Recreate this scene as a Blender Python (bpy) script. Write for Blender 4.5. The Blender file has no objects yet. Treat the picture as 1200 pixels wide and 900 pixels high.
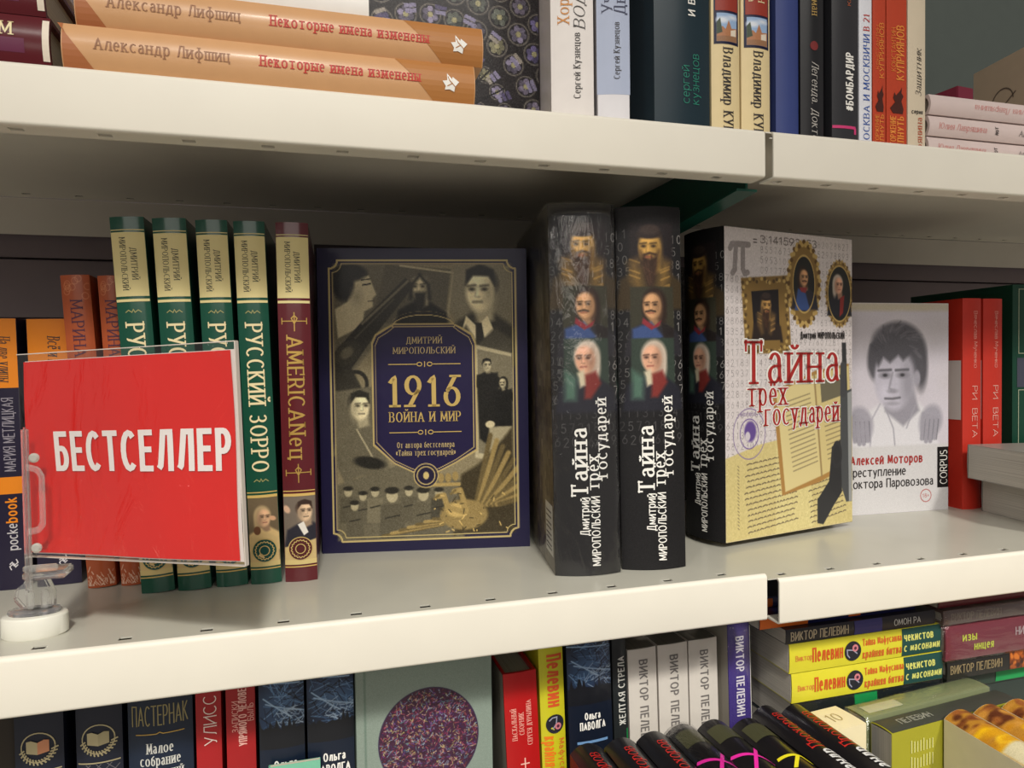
import bpy, bmesh, math, random
import numpy as np
from mathutils import Matrix, Vector

# ------------------------------------------------------------------ camera, world, light, exposure
SC = bpy.context.scene
COL = SC.collection
CAM_X, CAM_D, CAM_H = -0.3165, 0.4368, 0.1532
YAW, PITCH, ROLL, FPX = 0.27934, -0.0244, -0.01351, 824.07
_f = Vector((math.sin(YAW)*math.cos(PITCH), math.cos(YAW)*math.cos(PITCH), math.sin(PITCH)))
_r = Vector((math.cos(YAW), -math.sin(YAW), 0)); _u = _r.cross(_f)
_r2 = math.cos(ROLL)*_r+math.sin(ROLL)*_u; _u2 = -math.sin(ROLL)*_r+math.cos(ROLL)*_u
cam = bpy.data.objects.new('camera', bpy.data.cameras.new('camera')); COL.objects.link(cam)
cam.matrix_world = Matrix(((_r2.x, _u2.x, -_f.x, CAM_X), (_r2.y, _u2.y, -_f.y, -CAM_D), (_r2.z, _u2.z, -_f.z, CAM_H), (0, 0, 0, 1)))
cam.data.sensor_width = 36; cam.data.lens = FPX/1200*36; cam.data.clip_start = 0.01
SC.camera = cam

W = bpy.data.worlds.new('shop_air'); SC.world = W; W.use_nodes = True
W.node_tree.nodes['Background'].inputs[0].default_value = (1.0, 0.93, 0.86, 1)
W.node_tree.nodes['Background'].inputs[1].default_value = 0.40

def area(name, loc, aim, sx, sy, power, col):
    l = bpy.data.lights.new(name, 'AREA'); l.shape = 'RECTANGLE'; l.size = sx; l.size_y = sy; l.energy = power; l.color = col
    o = bpy.data.objects.new(name, l); COL.objects.link(o); o.location = loc
    o.rotation_euler = (Vector(aim)-Vector(loc)).to_track_quat('-Z', 'Y').to_euler(); return o
area('overhead_light', (-0.2, -2.3, 2.0), (-0.1, -1.3, -1.2), 2.4, 0.40, 62, (1.0, 0.955, 0.88))
area('front_fill', (-0.6, -3.1, 0.80), (0, 0, 0.0), 2.4, 0.6, 16, (1.0, 0.94, 0.86))  # added low area light, front fill for the shelf edges
area('overhead_light', (-2.4, -2.3, 1.9), (-0.5, 0, 0.1), 0.3, 1.8, 34, (1.0, 0.95, 0.88))  # added from the left for glare on the sign and brighter left faces
for sx in (-0.45, 0.85):   # two added spots, aimed low so the upper shelf stays dimmer
    sl = bpy.data.lights.new('added_spot', 'SPOT'); sl.energy = 490; sl.color = (1.0, 0.955, 0.87); sl.shadow_soft_size = 0.14; sl.spot_size = math.radians(30); sl.spot_blend = 1.0
    so_ = bpy.data.objects.new('added_spot', sl); COL.objects.link(so_); so_.location = (sx, -2.1, 2.05)
    so_.rotation_euler = (Vector((sx*.6, 0, -0.50))-Vector((sx, -2.1, 2.05))).to_track_quat('-Z', 'Y').to_euler()
SC.view_settings.view_transform = 'Standard'; SC.view_settings.look = 'None'
SC.view_settings.gamma = 1; SC.view_settings.use_curve_mapping = False
SC.view_settings.exposure = -0.80

# ------------------------------------------------------------------ materials
def lin(c):
    a = np.asarray(c, float)/255.0
    return np.where(a <= 0.04045, a/12.92, ((a+0.055)/1.055)**2.4)
_mats = {}
def mat(col, rough=0.5, var=0.04, bump=0.0, scale=60.0, metal=0.0, coat=0.0, name=None):
    """plain coloured surface with a slight procedural unevenness"""
    k = (tuple(col), rough, var, bump, scale, metal, coat)
    if k in _mats: return _mats[k]
    m = bpy.data.materials.new(name or 'paint'); m.use_nodes = True; nt = m.node_tree; b = nt.nodes['Principled BSDF']
    c = lin(col)
    tc = nt.nodes.new('ShaderNodeTexCoord'); n = nt.nodes.new('ShaderNodeTexNoise'); n.inputs['Scale'].default_value = scale
    n.inputs['Detail'].default_value = 4
    nt.links.new(tc.outputs['Object'], n.inputs['Vector'])
    r = nt.nodes.new('ShaderNodeMapRange'); r.inputs[3].default_value = 1-var*2; r.inputs[4].default_value = 1+var*2
    nt.links.new(n.outputs[0], r.inputs[0])
    mx = nt.nodes.new('ShaderNodeMix'); mx.data_type = 'RGBA'; mx.blend_type = 'MULTIPLY'; mx.inputs[0].default_value = 1
    mx.inputs[6].default_value = (*c, 1); nt.links.new(r.outputs[0], mx.inputs[7]); nt.links.new(mx.outputs[2], b.inputs['Base Color'])
    b.inputs['Roughness'].default_value = rough; b.inputs['Metallic'].default_value = metal; b.inputs['Specular IOR Level'].default_value = .35; b.inputs['Coat Weight'].default_value = coat
    b.inputs['Coat Roughness'].default_value = 0.12
    if bump:
        bp = nt.nodes.new('ShaderNodeBump'); bp.inputs['Strength'].default_value = bump; bp.inputs['Distance'].default_value = 0.001
        nt.links.new(n.outputs[0], bp.inputs['Height']); nt.links.new(bp.outputs[0], b.inputs['Normal'])
    _mats[k] = m; return m
def page_mat(col=(214, 204, 184), along='X'):
    """edge of a block of paper: fine lines between the leaves"""
    k = ('pages', col, along)
    if k in _mats: return _mats[k]
    m = bpy.data.materials.new('paper_edges'); m.use_nodes = True; nt = m.node_tree; b = nt.nodes['Principled BSDF']
    tc = nt.nodes.new('ShaderNodeTexCoord'); w = nt.nodes.new('ShaderNodeTexNoise')
    mp = nt.nodes.new('ShaderNodeMapping'); mp.inputs['Scale'].default_value = (2600, 6, 6)
    nt.links.new(tc.outputs['Object'], mp.inputs[0]); nt.links.new(mp.outputs[0], w.inputs['Vector']); w.inputs['Scale'].default_value = 1
    r = nt.nodes.new('ShaderNodeValToRGB'); c = lin(col)
    r.color_ramp.elements[0].color = (*(c*0.62), 1); r.color_ramp.elements[0].position = 0.3
    r.color_ramp.elements[1].color = (*c, 1); r.color_ramp.elements[1].position = 0.6
    nt.links.new(w.outputs[0], r.inputs[0]); nt.links.new(r.outputs[0], b.inputs['Base Color']); b.inputs['Roughness'].default_value = 0.9
    _mats[k] = m; return m
def print_mat(rough=0.35, coat=0.2, bump=0.0):
    """printed picture: reads the colour attribute painted onto the mesh"""
    k = ('print', rough, coat, bump)
    if k in _mats: return _mats[k]
    m = bpy.data.materials.new('printed_picture'); m.use_nodes = True; nt = m.node_tree; b = nt.nodes['Principled BSDF']
    a = nt.nodes.new('ShaderNodeAttribute'); a.attribute_name = 'ink'; nt.links.new(a.outputs[0], b.inputs['Base Color'])
    b.inputs['Roughness'].default_value = rough; b.inputs['Coat Weight'].default_value = coat; b.inputs['Coat Roughness'].default_value = 0.15; b.inputs['Specular IOR Level'].default_value = .3
    if bump:
        tc = nt.nodes.new('ShaderNodeTexCoord'); n = nt.nodes.new('ShaderNodeTexNoise'); n.inputs['Scale'].default_value = 90
        nt.links.new(tc.outputs['Object'], n.inputs['Vector'])
        bp = nt.nodes.new('ShaderNodeBump'); bp.inputs['Strength'].default_value = bump; bp.inputs['Distance'].default_value = 0.001
        nt.links.new(n.outputs[0], bp.inputs['Height']); nt.links.new(bp.outputs[0], b.inputs['Normal'])
    _mats[k] = m; return m
def film_mat(wrinkle=0.6, scale=35, fac=0.10, tint=(1, 1, 1), name='clear_film', stretch=(1, 1, 0.35), rough=0.08):
    """thin clear plastic film: mostly see-through, glossy, wrinkled"""
    m = bpy.data.materials.new(name); m.use_nodes = True; nt = m.node_tree; nt.nodes.clear()
    o = nt.nodes.new('ShaderNodeOutputMaterial'); mx = nt.nodes.new('ShaderNodeMixShader')
    t = nt.nodes.new('ShaderNodeBsdfTransparent'); t.inputs[0].default_value = (*tint, 1)
    g = nt.nodes.new('ShaderNodeBsdfGlossy'); g.inputs['Roughness'].default_value = rough
    tc = nt.nodes.new('ShaderNodeTexCoord'); mp = nt.nodes.new('ShaderNodeMapping'); mp.inputs['Scale'].default_value = stretch
    n = nt.nodes.new('ShaderNodeTexNoise'); n.inputs['Scale'].default_value = scale; n.inputs['Detail'].default_value = 6; n.inputs['Distortion'].default_value = 1.2
    bp = nt.nodes.new('ShaderNodeBump'); bp.inputs['Strength'].default_value = wrinkle; bp.inputs['Distance'].default_value = 0.004
    nt.links.new(tc.outputs['Object'], mp.inputs[0]); nt.links.new(mp.outputs[0], n.inputs['Vector']); nt.links.new(n.outputs[0], bp.inputs['Height'])
    nt.links.new(bp.outputs[0], g.inputs['Normal'])
    f = nt.nodes.new('ShaderNodeLayerWeight'); f.inputs[0].default_value = .25
    ad = nt.nodes.new('ShaderNodeMath'); ad.operation = 'MULTIPLY_ADD'; ad.use_clamp = True; ad.inputs[1].default_value = .35; ad.inputs[2].default_value = fac; nt.links.new(f.outputs['Facing'], ad.inputs[0])
    nt.links.new(ad.outputs[0], mx.inputs[0]); nt.links.new(t.outputs[0], mx.inputs[1]); nt.links.new(g.outputs[0], mx.inputs[2])
    nt.links.new(mx.outputs[0], o.inputs[0]); return m
def clear_mat():
    m = bpy.data.materials.new('clear_acrylic'); m.use_nodes = True; b = m.node_tree.nodes['Principled BSDF']
    b.inputs['Base Color'].default_value = (0.95, 0.95, 0.93, 1); b.inputs['Transmission Weight'].default_value = .90; b.inputs['IOR'].default_value = 1.33
    b.inputs['Roughness'].default_value = 0.06; return m

# ------------------------------------------------------------------ mesh helpers
def finish(o, angle=35):
    bm = bmesh.new(); bm.from_mesh(o.data)
    ca = math.radians(angle)
    for f in bm.faces: f.smooth = True
    for e in bm.edges:
        e.smooth = len(e.link_faces) == 2 and e.calc_face_angle(0) < ca
    bm.to_mesh(o.data); bm.free(); return o
def mk(name, verts, faces, m, parent=None, smooth=False):
    me = bpy.data.meshes.new(name); me.from_pydata([tuple(v) for v in verts], [], faces); me.materials.append(m); me.update()
    o = bpy.data.objects.new(name, me); COL.objects.link(o)
    if parent is not None: o.parent = parent
    if smooth: finish(o)
    return o
class MB:
    def __init__(s): s.v = []; s.f = []
    def add(s, vs, fs):
        k = len(s.v); s.v += [tuple(v) for v in vs]; s.f += [tuple(i+k for i in f) for f in fs]; return s
    def box(s, x0, x1, y0, y1, z0, z1):
        return s.add([(x0, y0, z0), (x1, y0, z0), (x1, y1, z0), (x0, y1, z0), (x0, y0, z1), (x1, y0, z1), (x1, y1, z1), (x0, y1, z1)],
                     [(0, 3, 2, 1), (4, 5, 6, 7), (0, 1, 5, 4), (1, 2, 6, 5), (2, 3, 7, 6), (3, 0, 4, 7)])
    def prism(s, pts, a0, a1, axis):
        """outline (p,q) pulled along axis (0: p=y,q=z; 1: p=x,q=z; 2: p=x,q=y)"""
        def P(p, q, a): return (a, p, q) if axis == 0 else (p, a, q) if axis == 1 else (p, q, a)
        n = len(pts); vs = [P(p, q, a0) for p, q in pts]+[P(p, q, a1) for p, q in pts]
        fs = [(i, (i+1) % n, n+(i+1) % n, n+i) for i in range(n)]+[tuple(range(n))[::-1], tuple(range(n, 2*n))]
        return s.add(vs, fs)
    def build(s, name, m, parent=None, bevel=0, smooth=True):
        o = mk(name, s.v, s.f, m, parent)
        bm = bmesh.new(); bm.from_mesh(o.data); bmesh.ops.recalc_face_normals(bm, faces=bm.faces)
        if bevel: bmesh.ops.bevel(bm, geom=[e for e in bm.edges if len(e.link_faces) == 2 and e.calc_face_angle(0) > 0.5], offset=bevel, segments=2, affect='EDGES', clamp_overlap=True)
        bm.to_mesh(o.data); bm.free()
        return finish(o) if smooth else o
def empty(name, label=None, cat=None, group=None, kind=None):
    o = bpy.data.objects.new(name, None); COL.objects.link(o); o.empty_display_size = 0.02
    return tag(o, label, cat, group, kind)
def tag(o, label=None, cat=None, group=None, kind=None):
    if label: o['label'] = label
    if cat: o['category'] = cat
    if group: o['group'] = group
    if kind: o['kind'] = kind
    return o
def dup(root, M, label, group=None):
    r = root.copy(); COL.objects.link(r); r.matrix_world = M; r['label'] = label
    if group: r['group'] = group
    for ch in root.children:
        c = ch.copy(); COL.objects.link(c); c.parent = r
        for g in ch.children:
            d = g.copy(); COL.objects.link(d); d.parent = c
    return r

# ------------------------------------------------------------------ lettering: a stroke alphabet drawn as ribbons
def A(cx, cy, rx, ry, a0, a1, n=None):
    n = n or max(4, int(abs(a1-a0)/22))
    return [(cx+rx*math.cos(math.radians(a0+(a1-a0)*i/n)), cy+ry*math.sin(math.radians(a0+(a1-a0)*i/n))) for i in range(n+1)]
G = {}
def g(ch, w, *s): G[ch] = (w, [list(x) for x in s])
g('А', .70, [(0, 0), (.35, 1), (.70, 0)], [(.13, .33), (.57, .33)])
g('Б', .56, [(.52, 1), (0, 1), (0, 0)], [(0, .58), (.3, .58)]+A(.3, .29, .26, .29, 90, -90)+[(0, 0)])
g('В', .58, [(0, 0), (0, 1)], [(0, 1), (.28, 1)]+A(.28, .77, .24, .23, 90, -90)+[(0, .54)], [(.28, .54)]+A(.3, .27, .28, .27, 90, -90)+[(0, 0)])
g('Г', .5, [(0, 0), (0, 1), (.5, 1)])
g('Д', .74, [(0, -.18), (0, 0), (.74, 0), (.74, -.18)], [(.1, 0), (.28, 1), (.62, 1), (.62, 0)])
g('Е', .5, [(.5, 1), (0, 1), (0, 0), (.5, 0)], [(0, .53), (.42, .53)])
g('Ё', .5, [(.5, 1), (0, 1), (0, 0), (.5, 0)], [(0, .53), (.42, .53)], [(.1, 1.22), (.12, 1.28)], [(.38, 1.22), (.4, 1.28)])
g('Ж', .9, [(.45, 0), (.45, 1)], [(0, 1), (.36, .52), (0, 0)], [(.9, 1), (.54, .52), (.9, 0)], [(.36, .52), (.54, .52)])
g('З', .52, A(.24, .77, .25, .23, 150, -90)+[(.14, .54)], A(.24, .27, .28, .27, 90, -150))
g('И', .62, [(0, 1), (0, 0)], [(0, .06), (.62, .94)], [(.62, 1), (.62, 0)])
g('Й', .62, [(0, 1), (0, 0)], [(0, .06), (.62, .94)], [(.62, 1), (.62, 0)], A(.31, 1.34, .15, .16, 190, 350))
g('К', .58, [(0, 0), (0, 1)], [(.55, 1), (.1, .53), (0, .53)], [(.16, .56), (.58, 0)])
g('Л', .66, [(-.02, .0), (.08, .08), (.27, 1), (.66, 1), (.66, 0)])
g('М', .8, [(0, 0), (.04, 1)], [(.04, 1), (.4, .12), (.76, 1)], [(.76, 1), (.8, 0)])
g('Н', .6, [(0, 0), (0, 1)], [(.6, 0), (.6, 1)], [(0, .52), (.6, .52)])
g('О', .74, A(.37, .5, .37, .5, 0, 360))
g('П', .6, [(0, 0), (0, 1)], [(0, 1), (.6, 1)], [(.6, 1), (.6, 0)])
g('Р', .54, [(0, 0), (0, 1)], [(0, 1), (.26, 1)]+A(.27, .73, .27, .27, 90, -90)+[(0, .46)])
g('С', .62, A(.36, .5, .36, .5, 48, 312))
g('Т', .62, [(0, 1), (.62, 1)], [(.31, 1), (.31, 0)])
g('У', .64, [(0, 1), (.34, .36)], [(.64, 1), (.3, .14)]+A(.18, .14, .12, .13, 0, -110))
g('Ф', .84, [(.42, -.05), (.42, 1.05)], A(.42, .52, .42, .33, 0, 360))
g('Х', .64, [(0, 0), (.6, 1)], [(.02, 1), (.64, 0)])
g('Ц', .68, [(0, 1), (0, 0), (.68, 0), (.68, -.2)], [(.58, 1), (.58, 0)])
g('Ч', .56, [(0, 1), (0, .64)]+A(.18, .62, .18, .17, 180, 270)+[(.56, .45)], [(.56, 1), (.56, 0)])
g('Ш', .9, [(0, 1), (0, 0)], [(0, 0), (.9, 0)], [(.45, 1), (.45, 0)], [(.9, 1), (.9, 0)])
g('Щ', .98, [(0, 1), (0, 0)], [(0, 0), (.98, 0), (.98, -.2)], [(.45, 1), (.45, 0)], [(.9, 1), (.9, 0)])
g('Ъ', .68, [(0, 1), (.16, 1), (.16, 0)], [(.16, .57), (.42, .57)]+A(.42, .285, .26, .285, 90, -90)+[(.16, 0)])
g('Ы', .8, [(0, 1), (0, 0)], [(0, .57), (.26, .57)]+A(.26, .285, .24, .285, 90, -90)+[(0, 0)], [(.8, 1), (.8, 0)])
g('Ь', .54, [(0, 1), (0, 0)], [(0, .57), (.28, .57)]+A(.28, .285, .26, .285, 90, -90)+[(0, 0)])
g('Э', .62, A(.26, .5, .36, .5, 132, -132), [(.2, .52), (.6, .52)])
g('Ю', .98, [(0, 0), (0, 1)], [(0, .52), (.3, .52)], A(.64, .5, .34, .5, 0, 360))
g('Я', .56, [(.56, 0), (.56, 1)], [(.56, 1), (.28, 1)]+A(.28, .73, .27, .27, 90, 270)+[(.56, .46)], [(.32, .46), (0, 0)])
g('I', .0, [(0, 0), (0, 1)]); g('|', .0, [(0, 0), (0, 1)])
g('N', .64, [(0, 0), (0, 1)], [(0, 1), (.64, 0)], [(.64, 0), (.64, 1)])
g('R', .58, [(0, 0), (0, 1)], [(0, 1), (.26, 1)]+A(.27, .74, .27, .26, 90, -90)+[(0, .48)], [(.3, .48), (.58, 0)])
g('U', .6, [(0, 1), (0, .3)]+A(.3, .3, .3, .3, 180, 360)+[(.6, 1)])
g('S', .5, A(.25, .76, .24, .24, 40, 270)+A(.25, .26, .25, .26, 90, -140))
g('0', .52, A(.26, .5, .26, .5, 0, 360)); g('1', .3, [(0, .78), (.2, 1), (.2, 0)])
g('2', .52, A(.26, .74, .25, .26, 160, -20)+[(0, 0), (.52, 0)])
g('3', .5, A(.23, .77, .24, .23, 150, -90), A(.23, .27, .27, .27, 90, -150))
g('4', .56, [(.42, 0), (.42, 1), (0, .3), (.56, .3)])
g('5', .5, [(.46, 1), (.08, 1), (.04, .56)]+A(.23, .32, .26, .32, 110, -150))
g('6', .52, [(.4, 1), (.08, .5)]+A(.26, .3, .26, .3, 150, -210)); g('9', .52, [(.12, 0), (.44, .5)]+A(.26, .7, .26, .3, -30, 330))
g('7', .5, [(0, 1), (.5, 1), (.18, 0)]); g('8', .52, A(.26, .76, .22, .24, 0, 360), A(.26, .27, .26, .27, 0, 360))
g('.', .08, [(0, 0), (.06, .03)]); g(',', .1, [(.08, .05), (0, -.16)]); g('+', .4, [(0, .5), (.4, .5)], [(.2, .3), (.2, .7)])
g('=', .5, [(0, .35), (.5, .35)], [(0, .65), (.5, .65)]); g('-', .35, [(0, .45), (.35, .45)])
g('#', .6, [(.12, 0), (.24, 1)], [(.4, 0), (.52, 1)], [(0, .33), (.6, .33)], [(.04, .67), (.64, .67)])
g('«', .4, [(.18, .7), (0, .42), (.18, .14)], [(.38, .7), (.2, .42), (.38, .14)]); g('»', .4, [(0, .7), (.18, .42), (0, .14)], [(.2, .7), (.38, .42), (.2, .14)])
g('π', .8, [(0, .7), (.08, .82), (.84, .84)], [(.26, .82), (.2, .1), (.1, 0)], [(.58, .82), (.56, .14), (.66, 0), (.78, .04)])
g('~', .5, [(0, .5), (.15, .62), (.35, .4), (.5, .52)])
g(' ', .22)
XH = .72
def low(ch, w, *s): G[ch] = (w, [list(x) for x in s])
for c in 'вгджзийклмнопстхцчшщъыьэюя':
    w_, s_ = G[c.upper()]; G[c] = (w_*.86, [[(x*.86, y*XH) for x, y in st] for st in s_])
low('а', .46, [(.04, .58)]+A(.22, .52, .18, .2, 130, 20)+[(.42, .1), (.48, 0)], A(.2, .2, .2, .2, 80, 330)+[(.42, .12)], [(.24, .41), (.42, .41)])
low('е', .5, [(.02, .38), (.48, .38)]+A(.25, .36, .25, .36, 10, 315))
low('ё', .5, [(.02, .38), (.48, .38)]+A(.25, .36, .25, .36, 10, 315), [(.08, .86), (.08, 1.0)], [(.38, .86), (.38, 1.0)])
low('б', .52, A(.26, .32, .26, .32, 0, 360), [(.02, .4), (.06, .75), (.46, .98)])
low('р', .52, [(0, .72), (0, -.28)], A(.26, .36, .26, .36, 160, -160))
low('у', .52, [(0, .72), (.28, .06)], [(.52, .72), (.22, -.12)]+A(.12, -.14, .1, .13, 0, -110))
low('т', .62, [(0, .72), (.62, .72)], [(.31, .72), (.31, 0)])
low('ф', .8, [(.4, -.28), (.4, 1)], A(.4, .36, .38, .32, 0, 360))
low('p', .52, [(0, .72), (0, -.28)], A(.26, .36, .26, .36, 160, -160)); low('o', .52, A(.26, .36, .26, .36, 0, 360)); low('c', .46, A(.26, .36, .26, .36, 50, 310))
low('k', .46, [(0, 0), (0, 1)], [(.42, .72), (0, .3)], [(.14, .42), (.46, 0)]); low('e', .5, [(.02, .38), (.48, .38)]+A(.25, .36, .25, .36, 10, 315))
low('b', .52, [(0, 0), (0, 1)], A(.26, .36, .26, .36, 160, -160))
for a_, b_ in (('A', 'А'), ('C', 'С'), ('O', 'О'), ('P', 'Р'), ('E', 'Е'), ('M', 'М')): G[a_] = G[b_]
STY = {'sans': (.14, .12, 0, .2), 'bold': (.185, .16, 0, .30), 'thin': (.09, .08, 0, .22), 'serif': (.13, .06, .5, .22), 'slab': (.15, .085, 1, .24), 'fine': (.125, .06, .9, .22), 'italic': (.1, .05, .3, .16), 'black': (.19, .10, 1, .26)}
def strokes(s, h, width=None, st='sans', slant=0.0):
    """lay a line of text out centred on 0,0; gives [(points, vertical weight, horizontal weight)]"""
    wv, wh, ser, gap = STY[st]
    if st == 'italic': slant = slant or .22
    adv = 0; items = []
    for ch in s:
        w_, ss = G.get(ch, G[' ']); items.append((adv, ss)); adv += w_+gap*.55+(.0 if not ser else .07)
    adv -= gap*.55
    n = len(s); sx = h*.94; k = 1.0; wv, wh = wv*h, wh*h
    if width is not None:
        sx = (width-n*wv)/adv
        if sx < h*.55: k = max(.45, width/(adv*h*.55+n*wv)); wv *= k; sx = (width-n*wv)/adv; k = max(k, .6)
        wh *= max(k, .8)
    else: width = adv*sx+n*wv
    out = []
    top = 1.0
    X0 = -width/2
    for ii, (x0, ss) in enumerate(items):
        ox = X0+x0*sx+(ii+.5)*wv
        for pts in ss:
            P = [(ox+(x+slant*(y-.5))*sx, (y-.5)*h) for x, y in pts]
            out.append((P, wv, wh))
            if ser:
                for a, b in ((pts[0], pts[1]), (pts[-1], pts[-2])):
                    dx, dy = a[0]-b[0], a[1]-b[1]
                    if abs(dy) > abs(dx)*.9 and abs(dy) > .12 and (min(abs(a[1]), abs(a[1]-1), abs(a[1]-XH), abs(a[1]+.28)) < .03):
                        e = (.05+.07*ser)*h*k; cx, cy = ox+(a[0]+slant*(a[1]-.5))*sx, (a[1]-.5)*h
                        out.append(([(cx-wv/2-e*.7, cy), (cx+wv/2+e*.7, cy)], wh, wh*.9))
                    elif abs(dx) > abs(dy)*2 and abs(dx) > .25 and a[1] > .9 or (abs(dx) > abs(dy)*2 and abs(dx) > .25 and abs(a[1]) < .03 and len(pts) < 5):
                        cx, cy = ox+a[0]*sx, (a[1]-.5)*h
                        out.append(([(cx, cy+(.03)*h), (cx, cy+(-.2 if a[1] > .5 else .2)*h)], wv*.55, wh))
    return out
def ribbons(sts, step=0.0016):
    vs = []; fs = []
    for P, wv, wh in sts:
        Q = [P[0]]
        for a, b in zip(P, P[1:]):
            L = math.hypot(b[0]-a[0], b[1]-a[1]); n = max(1, int(L/step))
            Q += [(a[0]+(b[0]-a[0])*i/n, a[1]+(b[1]-a[1])*i/n) for i in range(1, n+1)]
        n = len(Q); closed = math.hypot(Q[0][0]-Q[-1][0], Q[0][1]-Q[-1][1]) < 1e-7 and n > 4
        base = len(vs)
        if not closed:  # square the ends off a little
            for (i, j) in ((0, 1), (-1, -2)):
                dx, dy = Q[i][0]-Q[j][0], Q[i][1]-Q[j][1]; L = math.hypot(dx, dy) or 1
                if n == 2 or abs(dx) < 1e-9 or abs(dy) < 1e-9: ext = (wh if abs(dy) > abs(dx) else wv)*.46
                else: ext = 0
                Q[i] = (Q[i][0]+dx/L*ext, Q[i][1]+dy/L*ext)
        for i in range(n):
            p0 = Q[i-1] if i > 0 else (Q[-2] if closed else Q[0]); p1 = Q[i+1] if i < n-1 else (Q[1] if closed else Q[-1])
            def nr(a, b):
                dx, dy = b[0]-a[0], b[1]-a[1]; L = math.hypot(dx, dy)
                return None if L < 1e-9 else (dx/L, dy/L)
            d0, d1 = nr(p0, Q[i]), nr(Q[i], p1)
            d0 = d0 or d1 or (1, 0); d1 = d1 or d0
            nx, ny = -(d0[1]+d1[1])/2, (d0[0]+d1[0])/2; q = nx*nx+ny*ny
            q = max(q, .25); nx, ny = nx/q, ny/q
            nx, ny = nx*wv/2, ny*wh/2
            vs += [(Q[i][0]+nx, Q[i][1]+ny), (Q[i][0]-nx, Q[i][1]-ny)]
        fs += [(base+2*i, base+2*i+1, base+2*i+3, base+2*i+2) for i in range(n-1)]
    return vs, fs
COVER = {}   # book empty -> its cover: prints and lettering are pieces of the cover
def on(parent): return COVER.get(parent.name, parent)
def letter(parent, name, surf, s, u, v, h, m, rot=0, w=None, st='sans', n=0.00035):
    parent = on(parent)
    vs, fs = ribbons(strokes(s, h, w, st)); c, sn = math.cos(math.radians(rot)), math.sin(math.radians(rot))
    return mk(name, [surf(u+x*c-y*sn, v+x*sn+y*c, n) for x, y in vs], fs, m, parent)
def patch(parent, name, surf, u0, v0, u1, v1, m, n=0.00012, nu=10, nv=1):
    parent = on(parent)
    vs = [surf(u0+(u1-u0)*i/nu, v0+(v1-v0)*j/nv, n) for j in range(nv+1) for i in range(nu+1)]
    fs = [(j*(nu+1)+i, j*(nu+1)+i+1, (j+1)*(nu+1)+i+1, (j+1)*(nu+1)+i) for j in range(nv) for i in range(nu)]
    return mk(name, vs, fs, m, parent)
def ribbon(parent, name, surf, lines, wd, m, n=0.0003):
    parent = on(parent)
    vs, fs = ribbons([(P, wd, wd) for P in lines]); return mk(name, [surf(x, y, n) for x, y in vs], fs, m, parent)
def disc(parent, name, surf, u, v, ru, rv, m, n=0.0003, r_in=0.0, k=28):
    parent = on(parent)
    vs = []; fs = []
    for i in range(k):
        a = 2*math.pi*i/k
        vs += [surf(u+ru*math.cos(a), v+rv*math.sin(a), n), surf(u+ru*r_in*math.cos(a), v+rv*r_in*math.sin(a), n)]
        j = (i+1) % k; fs.append((2*i, 2*j, 2*j+1, 2*i+1))
    if r_in == 0: return mk(name, vs[::2], [tuple(range(k))], m, parent)
    return mk(name, vs, fs, m, parent)

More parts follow.
